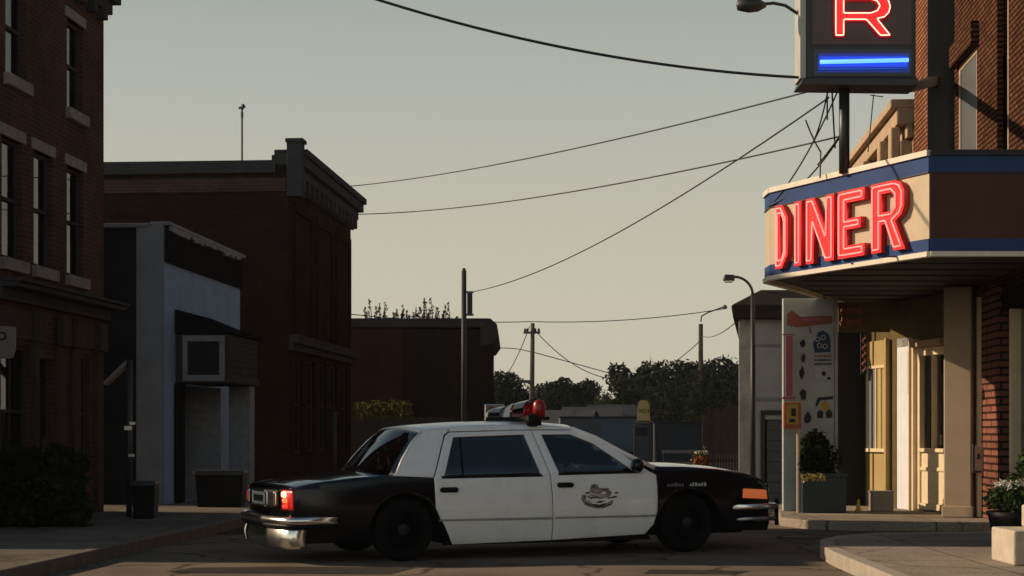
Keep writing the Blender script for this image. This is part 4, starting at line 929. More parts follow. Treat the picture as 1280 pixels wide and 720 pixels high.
# ------------------------------------------------------------------ notice board and clutter under the canopy
nb_ = thing('notice_board', 'tall dull grey notice wall with painted posters at the left end of the diner front', 'notice board', (0, 27, 0))
YN = 27.0
def nx(px): return (px-640)/2100*YN
def nz(py): return 1.4+(540-py)/2100*YN
mb = MB(); mb.box(nx(979), nx(1043), 0, .12, .13, 3.55); mb.build('panel', board_paint, nb_, bevel=.01)
mb = MB(); mb.box(nx(1043), nx(1047), -.03, .14, .13, 3.56); mb.build('edge_post', house_peel, nb_)
def dec(pts, m, nm, d=.012):
    mb = MB(); mb.fprism(fV, [(nx(x), nz(y)) for x, y in pts], .002, d); return mb.build(nm, m, nb_)
dec([(984, 406), (984, 392), (990, 388), (995, 392), (1000, 396), (1040, 395), (1040, 404), (996, 409)], ink_red, 'top_banner')
dec([(1002, 402), (1003, 398), (1027, 397), (1030, 402)], ink_pink, 'banner_lettering', .02)
dec([(1018, 441), (1016, 428), (1020, 424), (1022, 416), (1029, 413), (1036, 418), (1038, 427), (1038, 440)], ink_blue, 'jug_poster')
for (x, y) in ((1022, 424), (1029, 422), (1024, 432), (1031, 433)):
    mb = MB(); mb.tube([(nx(x)+.035*math.cos(t), -.02, nz(y)+.035*math.sin(t)) for t in [i*6.283/10 for i in range(10)]], .008, 5, close=True); mb.build('jug_marking', ink_white, nb_)
for y0 in (444, 449, 454):
    mb = MB(); rnd = random.Random(y0); x = 1018
    while x < 1039:
        ww = rnd.uniform(1, 3); mb.box(nx(x), nx(min(x+ww, 1040)), -.01, -.002, nz(y0+2.2), nz(y0)); x += ww+1
    mb.build('text_line', ink_black if y0 != 444 else ink_red, nb_)
for c in ((1003, 430, 4.5, 7), (1004, 448, 4, 7), (1002, 466, 4, 10), (1004, 494, 6, 10), (1009, 522, 6, 9), (1030, 467, 4, 4), (1036, 473, 3, 3)):
    rnd = random.Random(c[0]+c[1]); dec([(c[0]+c[2]*math.cos(t)*rnd.uniform(.5, .95), c[1]+c[3]*math.sin(t)*rnd.uniform(.55, .95)) for t in [i*6.283/9 for i in range(9)]], ink_black, 'painted_shape')
dec([(1019, 507), (1022, 497), (1041, 495), (1041, 499), (1025, 500.5), (1021, 508)], ink_black, 'poster_border')
dec([(1026, 504), (1032, 501), (1037, 506), (1035, 514), (1028, 513)], ink_yellow, 'poster_figure')
dec([(1021, 516), (1025, 512), (1029, 515), (1028, 523), (1022, 523)], ink_black, 'poster_figure', .014); dec([(1032, 516), (1036, 511), (1040, 515), (1040, 522), (1033, 523)], ink_black, 'poster_figure', .014)
dec([(1019, 460), (1027, 459), (1027, 471), (1019, 472)], ink_white, 'pasted_notice', .008); dec([(1017, 478), (1039, 477), (1039, 489), (1017, 490)], board_paint, 'pasted_notice', .008)
dec([(1012, 417), (1011, 409), (1013, 409), (1014, 417)], ink_orange, 'paint_mark')
pb = thing('pink_banner', 'faded pink vertical banner hanging left of the notice wall', 'banner', (P(986, 0, 26.7).x, 26.7, 0))
mb = MB(); mb.box(-.05, .06, 0, .02, P(0, 495, 26.7).z, P(0, 420, 26.7).z); mb.build('cloth', ink_pink, pb, bevel=.004)
mb = MB(); mb.box(-.1, .1, -.005, .03, P(0, 419, 26.7).z, P(0, 417.5, 26.7).z); mb.box(-.1, .1, -.005, .03, P(0, 499, 26.7).z, P(0, 496, 26.7).z); mb.build('rail', ink_pink, pb)
ob = thing('orange_sign', 'small orange framed yellow sign box on a thin post below the pink banner', 'sign', (P(990.5, 0, 26.4).x, 26.4, 0))
z0, z1 = P(0, 536, 26.4).z, P(0, 503, 26.4).z
mb = MB(); mb.box(-.14, .14, 0, .08, z0, z1); mb.build('case', ink_orange, ob, bevel=.02)
mb = MB(); mb.box(-.09, .09, -.012, -.002, z0+.07, z1-.03); mb.build('face', ink_yellow, ob)
mb = MB(); mb.box(-.05, .04, -.022, -.013, z0+.1, z0+.16); mb.box(-.02, .05, -.022, -.013, z0+.2, z0+.32); mb.build('symbol', ink_black, ob)
mb = MB(); mb.tube([(.1, .04, .13), (.1, .04, z0)], .03, 8); mb.build('post', column_paint, ob)
rs = thing('red_letter_sign', 'dark olive hanging board with worn red script under the canopy', 'sign', (0, 27.2, 0))
def rx(px): return (px-640)/2100*27.2
mb = MB(); mb.box(rx(1048), rx(1113), 0, .06, P(0, 415, 27.2).z, P(0, 378, 27.2).z); mb.build('board', olive_wall, rs)
mb = MB(); rnd = random.Random(2)
for y0 in (384, 398):
    pts = []
    for k in range(26): pts.append((rx(1050+k*1.1), -.012, P(0, y0+4+4.5*math.sin(k*1.35)+rnd.uniform(-1.5, 1.5), 27.2).z))
    mb.tube(pts, .022, 5)
mb.build('script', ink_red, rs)
vs_ = thing('vertical_red_sign', 'narrow vertical strip sign with dark red script beside the yellow panel', 'sign', (0, 27.6, 0))
def r2(px): return (px-640)/2100*27.6
mb = MB(); mb.box(r2(1076), r2(1083.5), 0, .04, P(0, 468, 27.6).z, P(0, 416, 27.6).z); mb.build('board', ink_black, vs_)
mb = MB(); mb.tube([(r2(1079.8+2.2*math.sin(k*1.5)), -.012, P(0, 419+k*2.3, 27.6).z) for k in range(21)], .016, 5); mb.build('script', ink_red, vs_)
ps = thing('dark_passage', 'dark recessed passage between the notice wall and the yellow panel', 'passage', (0, 0, 0))
mb = MB(); mb.box(5.2, 6.12, 29.1, 29.2, .13, 3.55); mb.build('door', dark_room, ps)  # dark sheet closing the recess; its black stands for shade
mb = MB(); mb.tube([(5.5, 28.9, .13), (5.5, 28.9, 3.5)], .03, 8); mb.build('pipe', pole_metal, ps)
pt = thing('teal_planter', 'large dark teal planter box in front of the notice wall', 'planter', (0, 26.3, .13))
def tx(px): return (px-640)/2100*26.3
mb = MB(); mb.box(tx(1003), tx(1058), 0, .5, 0, .56); mb.box(tx(1003)-.02, tx(1058)+.02, -.02, .52, .56, .62); mb.build('box', teal, pt, bevel=.01)
leaves_mesh('foliage', [(tx(1022), .25, .95, .25, .2, .35), (tx(1035), .25, .8, .25, .2, .25), (tx(1012), .2, .75, .15, .2, .2)], 1500, .045, leaf_dark, pt, 31)
leaves_mesh('blossoms', [(tx(1004+k*6), -.04, .56+.01*(k % 2), .05, .04, .07) for k in range(5)], 170, .02, petal_yellow, pt, 32)
cb = thing('grey_box', 'small grey metal box on the pavement under the yellow panel', 'box', (P(1098, 0, 27.2).x, 27.0, .13))
mb = MB(); mb.box(-.17, .17, -.15, .15, 0, .3); mb.build('case', box_grey, cb, bevel=.01)
mb = MB(); mb.box(-.18, .18, -.16, .16, .3, .325); mb.build('lid', box_grey, cb, bevel=.005)
bo = thing('yellow_cone', 'tiny yellow cone on the pavement left of the grey box', 'cone', (P(1073, 0, 26.8).x, 26.8, .13))
mb = MB(); mb.lathe([(.0, .2), (.02, .19), (.035, .05), (.05, .03), (.06, 0)], n=16); mb.build('cone_body', petal_yellow, bo, smooth=True)
# planter and flowers at right edge
cpn = thing('concrete_planter', 'low pale concrete planter block on the corner pavement at the right edge', 'planter', (4.72, 15.8, .14))
mb = MB(); mb.box(0, .9, 0, .75, 0, .33); mb.build('block', concrete, cpn, bevel=.02)
mb = MB(); mb.box(.28, .9, .12, .7, .331, .55); mb.build('upper_block', concrete, cpn, bevel=.02)
fb = thing('flower_tub', 'dark tub of leafy white flowers in front of the shop window', 'planter', (5.6, 18.65, .14))
mb = MB(); mb.lathe([(.24, 0), (.3, .3), (.33, .38), (.29, .38), (.28, .34), (0, .33)], n=24); mb.build('tub', black_plastic, fb, smooth=True)
leaves_mesh('leaves', [(.05, 0, .55, .34, .3, .22), (.2, 0, .75, .25, .25, .2), (-.15, 0, .5, .2, .2, .12), (.12, 0, .95, .1, .1, .12)], 1900, .035, leaf_green, fb, 41)
leaves_mesh('blossoms', [(-.13, -.12, .68, .16, .12, .05), (.1, -.15, .7, .14, .12, .07), (.22, -.1, .9, .06, .06, .05)], 380, .02, petal_white, fb, 42)

# ------------------------------------------------------------------ overhead wires
def wire(label, a, b, sag, r, group='overhead wires'):
    mb = MB(); mb.tube(catenary(a, b, sag), r, 6); o = mb.build('overhead_wire', cable, uv=False, smooth=True); tag(o, label, 'wire', group); return o
wire('thick dark cable crossing the upper sky down to the neon sign', P(300, -62, 21.9), P(1003, 97, 21.9), .32, .019)
wire('thin wire from the dark brick cornice to the upper sign base', P(436, 233, 44), P(1035, 108, 22.1), .18, .012)
wire('second wire from the dark brick cornice to the sign post', P(434, 268, 44), P(1052, 170, 22.3), .25, .012)
wire('long wire rising from the steel pole box to the sign base', P(584, 366, 52), P(1036, 122, 22.1), .45, .012)
wire('far wire passing low over the flat roofed building', P(300, 372, 100), P(664, 402, 109.9), .5, .03)
wire('far wire from the timber pole to the lamp arm', P(664, 402, 110.1), P(905, 386, 108), .3, .03)
wire('far wire looping from the timber pole up to the lamp post', P(668, 412, 110), P(876, 425, 108), 2.9, .03)
wire('far wire dropping right from the timber pole across the trees', P(666, 440, 110), P(775, 470, 118), .0, .03)
wire('far wire running from the lamp post to the grey house', P(877, 420, 108), P(925, 398, 60), .3, .02)
wire('far wire dropping left from the timber pole to the tree', P(662, 408, 110), P(632, 470, 119), .3, .03)
wire('far wire bowing left from the timber pole behind the flat roofed building', P(664, 440, 110), P(560, 455, 112), -.6, .03)
for i, (a, b, s, lab) in enumerate((((1040, 112, 22.0), (1044, 185, 22.6), .05, 'short slack wire hanging just left of the sign post'),
    ((1036, 108, 22.1), (1014, 182, 22.5), .1, 'short wire dropping left from the sign base'),
    ((1048, 112, 22.1), (968, 252, 23.6), .12, 'thick wire running from the sign base to the far canopy corner'),
    ((1052, 168, 22.3), (960, 258, 23.7), .15, 'lower wire running from the sign post to the far canopy corner'),
    ((1007, 150, 22.6), (1026, 190, 22.5), .03, 'short wire crossing the tangle left of the sign post'),
    ((1026, 190, 22.5), (1025, 222, 22.4), .0, 'vertical wire dropping onto the canopy edge'),
    ((1056, 160, 22.2), (1022, 206, 22.6), .02, 'slack wire leaving the sign post low down'),
    ((1034, 108, 22.1), (1034, 150, 22.3), .0, 'vertical wire under the left of the sign base'))):
    wire(lab, P(*a), P(*b), s, .011, 'tangled wires beside the sign post')
mb = MB(); mb.tube([P(1085, 190, 31.5), P(1092, 118, 31.5)], .012, 5); mb.tube([P(1088, 119, 31.5), P(1104, 121, 31.5)], .01, 5)
tag(mb.build('roof_aerial', pole_dark), 'thin roof aerial leaning above the tan building cornice', 'antenna')

# ------------------------------------------------------------------ unseen blocks added out of frame to hold back sky light
for i, (x, y, wd, dp, h, lab) in enumerate(((-17, -44, 16, 8, 4.5, 'plain unseen block added behind the viewer, left side, to block sky'), (4, -44, 16, 8, 5, 'plain unseen block added behind the viewer, right side, to block sky'), (14, -12, 8, 28, 9, 'long unseen block added beside the corner pavement, out of frame, to block sky'))):
    t = thing('sky_blocker', lab, 'building', (x, y, 0))
    mb = MB(); mb.box(0, wd, 0, dp, .0, h); mb.build('wall', brick_dark, t)
    mb = MB(); mb.box(-.1, wd+.1, -.1, dp+.1, h+.002, h+.3); mb.build('cornice', cornice_grey, t)
    f = (lambda u, v, d: (u, dp+d, v)) if i < 2 else (lambda u, v, d: (-d, u, v))
    for k in range(4):
        for z in (1.2, 4.5): mb = MB(); mb.mbox(f, 1.5+k*3.7, 2.7+k*3.7, z, z+1.9, .002, .03); mb.build('window', dark_room, t)

# ------------------------------------------------------------------ the police car
TH = R(23); L0 = 2.9; HW = 1.02
cth, sth = math.cos(TH), math.sin(TH)
# near rear corner at (-2.26, 17.6): origin of the car at s = L0 on the centre line
CAR = thing('police_car', 'black and white police sedan with lit tail lamps crossing the street', 'car', (-2.26+L0*cth-HW*sth, 17.6+L0*sth+HW*cth, .0), TH)
def qin(z, s):
    a = .05*((z-.6)/.35)**2 if z < .97 else .056+(z-.97)*.55
    if s < 1: a += .08*(1-s)**2
    if s > 4.6: a += .1*((s-4.6)/1.1)**2
    return a
def side_pt(s, z, side, extra=0): return (s-L0, side*(HW-qin(z, s)-extra), z)
def panel2d(polys, side, extra=0, step=.07, th=.016):
    bm = bmesh.new()
    for poly in polys:
        tri = tessellate_polygon([[Vector((x, z, 0)) for x, z in poly]])
        vs = [bm.verts.new((x, 0, z)) for x, z in poly]
        for t in tri:
            try: bm.faces.new([vs[i] for i in t])
            except ValueError: pass
    xs = [v.co.x for v in bm.verts]; zs = [v.co.z for v in bm.verts]
    for ax, lo, hi in ((0, min(xs), max(xs)), (2, min(zs), max(zs))):
        c = lo+step
        while c < hi:
            co = Vector((0, 0, 0)); co[ax] = c; no = Vector((0, 0, 0)); no[ax] = 1
            bmesh.ops.bisect_plane(bm, geom=bm.verts[:]+bm.edges[:]+bm.faces[:], plane_co=co, plane_no=no); c += step
    bmesh.ops.remove_doubles(bm, verts=bm.verts, dist=.0005)
    for v in bm.verts: v.co = Vector(side_pt(v.co.x, v.co.z, side, extra))
    bmesh.ops.recalc_face_normals(bm, faces=bm.faces)
    av = sum((f.normal.y for f in bm.faces))
    if av*side < 0: bmesh.ops.reverse_faces(bm, faces=bm.faces)
    return bm
def panel(name, polys, mat, side, parent=None, extra=0, th=.018, step=.07):
    bm = panel2d(polys, side, extra, step); me = bpy.data.meshes.new(name); bm.to_mesh(me); bm.free()
    me.materials.append(mat); me.polygons.foreach_set('use_smooth', [True]*len(me.polygons))
    o = bpy.data.objects.new(name, me); C.objects.link(o); o.parent = parent or CAR
    md = o.modifiers.new('s', 'SOLIDIFY'); md.thickness = th; md.offset = -1
    md = o.modifiers.new('b', 'BEVEL'); md.width = .005; md.segments = 2; md.limit_method = 'ANGLE'; md.angle_limit = R(50)
    return o
def arc(cx, cz, r, a0, a1, n=14): return [(cx+r*math.cos(R(a0+(a1-a0)*i/n)), cz+r*math.sin(R(a0+(a1-a0)*i/n))) for i in range(n+1)]
RW, FW_, WR = 1.22, 4.70, .345
quarter = [(.03, .30), (.02, .52), (.0, .79), (.3, .855), (.7, .90), (1.09, .923), (1.535, .900), (1.545, .53), (1.60, .46)]+arc(RW, .34, .405, 20, 192)+[(.55, .22), (.1, .24)]
cpil = [(1.095, .929), (1.54, .906), (1.755, 1.37), (1.81, 1.405), (1.81, 1.435), (1.48, 1.395), (1.36, 1.29), (1.20, 1.08)]
rdoor = [[(1.553, .900), (1.563, .53), (1.66, .40), (1.78, .17), (2.962, .19), (2.934, .914), (2.83, .912), (1.66, .902)], [(1.553, .901), (1.66, .903), (1.86, 1.345), (2.72, 1.375), (2.83, .913), (2.934, .915), (2.815, 1.42), (1.82, 1.395), (1.765, 1.355)]]
fdoor = [[(2.946, .914), (2.974, .19), (4.13, .23), (4.23, .34), (4.27, .5), (4.27, .91), (4.18, .95), (4.02, .938), (3.05, .924)], [(2.946, .915), (3.05, .925), (2.93, 1.375), (3.3, 1.375), (3.56, 1.27), (4.02, .939), (4.18, .951), (3.62, 1.325), (3.32, 1.42), (2.827, 1.42)]]
fender = [(4.19, .962), (4.283, .99), (4.7, .985), (5.13, .955), (5.5, .90), (5.72, .84), (5.80, .76), (5.82, .56), (5.78, .28), (5.2, .22)]+arc(FW_, .34, .415, -14, 196)+[(4.245, .34), (4.283, .5), (4.283, .92)]
rail = [(1.815, 1.408), (2.82, 1.432), (3.33, 1.432), (3.345, 1.45), (2.6, 1.47), (1.85, 1.445)]
for sd_ in (-1, 1):
    panel('quarter_panel', [quarter], paint_black, sd_); panel('rear_pillar', [cpil], paint_white, sd_)
    dd = panel('door', rdoor, paint_white, sd_); d2 = panel('door', fdoor, paint_white, sd_)
    panel('fender', [fender], paint_black, sd_); panel('roof_rail', [rail], paint_white, sd_)
    panel('pane', [[(1.65, .895), (2.84, .905), (2.73, 1.385), (1.85, 1.355)]], car_glass, sd_, dd, extra=.02, th=.004)
    panel('pane', [[(3.04, .915), (4.05, .93), (3.57, 1.285), (3.3, 1.39), (2.92, 1.385)]], front_glass, sd_, d2, extra=.02, th=.004)
    panel('window_bar', [[(1.885, .905), (1.905, .905), (1.955, 1.36), (1.935, 1.36)]], black_plastic, sd_, dd, extra=.012, th=.012)
    panel('crease_strip', [[(1.60, .43), (1.61, .452), (2.955, .452), (2.955, .425)]], plain('door crease shadow', (.30, .30, .28), .4), sd_, dd, extra=-.008, th=.012)  # grey strip paints the shaded line along the door crease
    panel('crease_strip', [[(2.985, .43), (2.985, .452), (4.25, .452), (4.24, .43)]], MATS['door crease shadow'], sd_, d2, extra=-.008, th=.012)
    panel('belt_trim', [[(1.64, .893), (1.64, .92), (2.84, .93), (2.84, .904)]], black_plastic, sd_, dd, extra=-.006, th=.012)
    panel('belt_trim', [[(3.04, .916), (3.04, .942), (4.06, .956), (4.06, .93)]], black_plastic, sd_, d2, extra=-.006, th=.012)
    for (a, b, z, par) in ((1.61, 1.82, .772, dd), (3.01, 3.21, .808, d2)):
        hp = [(a+.02, z-.028), (b-.02, z-.028), (b, z-.01), (b, z+.012), (b-.02, z+.028), (a+.02, z+.028), (a, z+.01), (a, z-.01)]
        panel('handle', [hp], black_plastic, sd_, par, extra=-.022, th=.03)
    panel('sill', [[(1.68, .16), (1.75, .20), (4.2, .225), (4.26, .16)]], black_plastic, sd_, extra=.05, th=.03)
    panel('side_lamp', [[(5.43, .625), (5.80, .605), (5.785, .715), (5.44, .735)]], amber, sd_, extra=-.008, th=.02)
    # crest on the front door: a ribbon wreath with a bird like emblem
    cr = [((3.31, .70), (3.30, .64), (3.34, .585), (3.42, .55), (3.52, .535), (3.62, .555), (3.70, .60), (3.70, .635), (3.62, .595), (3.52, .575), (3.43, .59), (3.36, .625), (3.345, .69)),
          ((3.40, .70), (3.44, .66), (3.55, .645), (3.66, .67), (3.69, .72), (3.66, .735), (3.60, .70), (3.5, .685)),
          ((3.42, .79), (3.41, .75), (3.45, .715), (3.53, .71), (3.60, .735), (3.66, .735), (3.65, .765), (3.58, .765), (3.52, .775), (3.52, .80), (3.48, .815), (3.44, .81)),
          ((3.35, .71), (3.36, .725), (3.41, .725), (3.40, .70)), ((3.68, .65), (3.74, .655), (3.75, .675), (3.70, .675)), ((3.72, .70), (3.76, .70), (3.77, .72), (3.73, .72))]
    for k, pts in enumerate(cr): panel('crest', [list(pts)], (crest_gold, crest_gold, crest_gold, crest_brown, crest_brown, crest_brown)[k], sd_, d2, extra=-.004, th=.004)
    for pts in (((3.40, .60), (3.52, .58), (3.62, .60), (3.58, .56), (3.50, .545)), ((3.42, .665), (3.50, .665), (3.55, .652), (3.44, .655)), ((3.44, .79), (3.48, .80), (3.47, .77), (3.44, .77)), ((3.56, .755), (3.64, .758), (3.64, .745), (3.56, .745)), ((3.47, .60), (3.53, .625), (3.60, .62), (3.54, .60))):
        panel('crest_detail', [list(pts)], crest_brown, sd_, d2, extra=-.008, th=.004)
    for pts in (((3.335, .66), (3.35, .70), (3.36, .69), (3.35, .65)), ((3.35, .61), (3.42, .572), (3.41, .565), (3.34, .60)), ((3.56, .548), (3.68, .59), (3.685, .58), (3.57, .538)), ((3.41, .742), (3.45, .708), (3.45, .70), (3.40, .735)), ((3.46, .705), (3.56, .712), (3.56, .703), (3.46, .696)), ((3.60, .735), (3.67, .73), (3.67, .715), (3.60, .722)), ((3.63, .66), (3.69, .665), (3.69, .65), (3.63, .645)), ((3.38, .685), (3.44, .652), (3.43, .643), (3.37, .676))):
        panel('crest_outline', [list(pts)], crest_brown, sd_, d2, extra=-.009, th=.004)
    for pts in (((3.46, .745), (3.53, .74), (3.52, .725), (3.46, .73)), ((3.5, .677), (3.62, .682), (3.62, .667), (3.52, .662)), ((3.38, .64), (3.42, .615), (3.41, .60), (3.37, .622))):
        panel('crest_highlight', [list(pts)], crest_pale, sd_, d2, extra=-.009, th=.004)
    rnd = random.Random(4)
    for a, b in ((4.40, 4.62), (4.70, 4.92)):
        x = a
        while x < b:
            ww = rnd.uniform(.018, .035); zt = .80+rnd.uniform(0, .018)
            panel('fender_lettering', [[(x, .772), (x+ww, .772), (x+ww, zt), (x, zt)]], ink_white if a > 4.6 else plain('dim lettering %d%d' % (int(x*100), sd_), (.12, .12, .12), .5), sd_, extra=-.003, th=.003); x += ww+.012
def interp(tab, s):
    for (a, b), (c, d) in zip(tab, tab[1:]):
        if a <= s <= c: return b+(d-b)*(s-a)/(c-a)
    return tab[0][1] if s < tab[0][0] else tab[-1][1]
def top(name, tab, s0, s1, crown, mat, n=16, bulge0=0, bulge1=0, parent=None):
    def fn(a, b):
        u = 2*b-1; s = s0+(s1-s0)*a; z = interp(tab, s); hw = HW-qin(z, s)-.004
        ss = s+(bulge0*(1-a)+bulge1*a)*(1-u*u)
        return (ss-L0, u*hw, z+crown*(1-abs(u)**2.4))
    mb = MB(); mb.grid(fn, n, 20); return mb.build(name, mat, parent or CAR, smooth=True, solid=.015, recalc=False)
belt_r = [(-.05, .78), (.0, .795), (.3, .857), (.7, .902), (1.09, .925), (1.2, .93)]
top('boot_lid', belt_r, .0, 1.10, .045, paint_lid, bulge0=-.12, bulge1=-.16)
bon = [(4.2, .985), (4.283, .992), (4.7, .987), (5.13, .957), (5.5, .902), (5.72, .842), (5.80, .762)]
top('bonnet', bon, 4.27, 5.80, .05, paint_lid, bulge0=.1, bulge1=.12)
roof = [(1.48, 1.398), (1.7, 1.43), (2.1, 1.462), (2.6, 1.474), (3.0, 1.468), (3.34, 1.440)]
top('roof', roof, 1.48, 3.34, .055, paint_white, bulge0=-.09, bulge1=.10)
def screen(name, s_b, z_b, s_t, z_t, bb, bt, mat, bow=.03, inset=.0, crown_b=.045, crown_t=.055):
    def fn(a, b):
        u = 2*b-1; s = s_b+(s_t-s_b)*a; z = z_b+(z_t-z_b)*a+bow*math.sin(math.pi*a)*(1 if True else 0)
        hw = HW-qin(z, s)-.01-inset
        return (s+(bb*(1-a)+bt*a)*(1-u*u)-L0, u*hw, z+(crown_b*(1-a)+crown_t*a)*(1-abs(u)**2.4)-.004)
    mb = MB(); mb.grid(fn, 12, 20); return mb.build(name, mat, CAR, smooth=True, solid=.006, recalc=False)
screen('rear_window', 1.10, .927, 1.48, 1.395, -.16, -.09, rear_glass, bow=.035)
screen('windscreen', 4.27, .99, 3.34, 1.438, .10, .10, car_glass, bow=.02)
for sd_ in (-1, 1):   # A pillars
    mb = MB(); mb.tube([side_pt(4.26, .985, sd_, .0), side_pt(3.9, 1.165, sd_, .0), side_pt(3.6, 1.335, sd_, .0), side_pt(3.33, 1.44, sd_, .005)], .026, 10); mb.build('front_pillar', paint_white, CAR, smooth=True)
    mb = MB(); mb.tube([side_pt(1.13, .95, sd_, .01), side_pt(1.22, 1.10, sd_, .01), side_pt(1.37, 1.29, sd_, .01), side_pt(1.5, 1.40, sd_, .01)], .016, 8); mb.build('rear_glass_trim', paint_white, CAR, smooth=True)
# tail and nose
def endcap(name, s0, z0, z1, bulge, mat, sgn, prot=0, u0=-1, u1=1, th=.02, par=None, e=3.0):
    def fn(a, b):
        u = u0+(u1-u0)*b; z = z0+(z1-z0)*a; hw = HW-qin(z, s0)+prot
        return (s0+sgn*(bulge*(1-abs(u)**e)+prot)-L0, u*hw, z)
    mb = MB(); mb.grid(fn, 6, 26); return mb.build(name, mat, par or CAR, smooth=True, solid=th, recalc=False)
endcap('tail_panel', .0, .45, .80, .12, paint_black, -1)
endcap('tail_valance', .03, .2, .46, .10, black_plastic, -1)
endcap('nose_panel', 5.80, .25, .78, .14, paint_black, 1)
def bar(name, s0, z0, z1, bulge, prot, mat, sgn, u0=-1, u1=1, wrap=.45, thick=.07):
    """bumper bar: follows the end of the car in plan and wraps round both corners"""
    path = []
    hw = HW-qin((z0+z1)/2, s0)+prot
    if u0 <= -1: path += [(s0-sgn*wrap, -hw-.0)]
    n = 22
    for i in range(n+1):
        u = u0+(u1-u0)*i/n; path.append((s0+sgn*(bulge*(1-abs(u)**4)+prot), u*hw))
    if u1 >= 1: path += [(s0-sgn*wrap, hw)]
    def fn(a, b):
        t = a*(len(path)-1); i = min(int(t), len(path)-2); fr = t-i
        s = path[i][0]*(1-fr)+path[i+1][0]*fr; y = path[i][1]*(1-fr)+path[i+1][1]*fr
        z = z0+(z1-z0)*b; k = .022*math.sin(math.pi*b)
        return (s+sgn*k-L0, y*(1+k*.6), z)
    mb = MB(); mb.grid(fn, (len(path)-1), 8); o = mb.build(name, mat, CAR, smooth=True, solid=0, recalc=True)
    md = o.modifiers.new('s', 'SOLIDIFY'); md.thickness = thick*.4; md.offset = 0
    return o
bar('bumper', .02, .43, .495, .16, .04, chrome, -1)
bar('bumper_strip', .02, .385, .427, .15, .035, black_plastic, -1)
bar('lower_bumper', .02, .17, .38, .13, .03, chrome, -1, -1, .38, wrap=.12)
bar('lower_bumper', .02, .17, .38, .13, .03, chrome, -1, .60, 1, wrap=.12)
bar('front_bumper', 5.82, .495, .54, .17, .06, chrome, 1, wrap=.55)
bar('front_bumper_lower', 5.82, .36, .385, .16, .05, chrome_dull, 1, wrap=.5)
bar('front_bumper_core', 5.80, .24, .47, .14, .0, black_plastic, 1, wrap=.5)
for u in (-.75, -.3, .3, .75):
    mb = MB(); x = 5.82+.17*(1-abs(u)**4)+.07; mb.box(x-L0, x-L0+.04, u-.02, u+.02, .28, .6); mb.build('push_bar', black_plastic, CAR, bevel=.008)
for u0, u1 in ((-.985, -.77), (.77, .985)):
    tl = endcap('tail_lamp', .0, .575, .785, .12, tail_red if u0 < 0 else tail_dim, -1, .012, u0, u1)
    if u0 < 0:
        mb = MB(); 
        def fn(a, b): 
            return (-.085-L0-.0+a*.02, 0, 0)
        mk = ((.74, -.86, .034, tail_hot), (.675, -.88, .026, glow('lit tail bulb', (1.0, .09, .03), 3.0)), (.615, -.89, .02, glow('lit lower bulb', (1.0, .04, .02), 1.6)))
        for zz, uu, rr, mt in mk: mb = MB(); mb.lathe([(0, -.03), (rr*.8, -.022), (rr, 0), (rr, .02)], (-.12*(1-abs(uu)**3)-.035-L0, uu*.95, zz), 'x', 16); mb.build('lit_bulb', mt, tl, smooth=True)
    else: endcap('lit_bulb', .0, .62, .74, .12, glow('far tail glow', (.9, .02, .03), .5), -1, .02, .86, .95, .01, tl)
tp = endcap('trim_panel', .0, .585, .78, .12, black_plastic, -1, .010, -.68, .68)
for u0, u1 in ((-.62, -.56), (-.34, -.3), (.30, .34), (.54, .64)): endcap('chrome_rib', .0, .60, .765, .12, chrome, -1, .02, u0, u1, .02, tp)
pl_ = endcap('number_plate', .0, .61, .75, .12, plain('plate white', (.55, .55, .52), .35, var=.2, scale=30), -1, .02, -.25, .25, .01)
for k in range(6):
    mb = MB(); u = -.19+.065*k; mb.box(-.155-L0, -.147-L0, u, u+.038, .645, .715); mb.build('plate_character', ink_black, pl_)
endcap('plate_frame', .0, .755, .775, .12, chrome, -1, .028, -.3, .3, .01); endcap('plate_frame', .0, .59, .605, .12, chrome, -1, .028, -.3, .3, .01)
mb = MB(); mb.box(-.1-L0, -.02-L0, -.3, .3, .815, .84); mb.build('boot_handle', chrome, CAR, bevel=.01)
for sd_ in (-1, 1):
    def fn(a, b): u = sd_*(.62+.34*b); z = .60+.14*a; return (5.80+.14*(1-abs(u)**3)+.012-L0, u*.93, z)
    mb = MB(); mb.grid(fn, 4, 8); mb.build('headlamp', reflector, CAR, smooth=True, solid=.01)
mb = MB()
for k in range(6): mb.box(5.93-L0, 5.955-L0, -.5, .5, .6+k*.026, .612+k*.026)
mb.build('grille', chrome_dull, CAR)
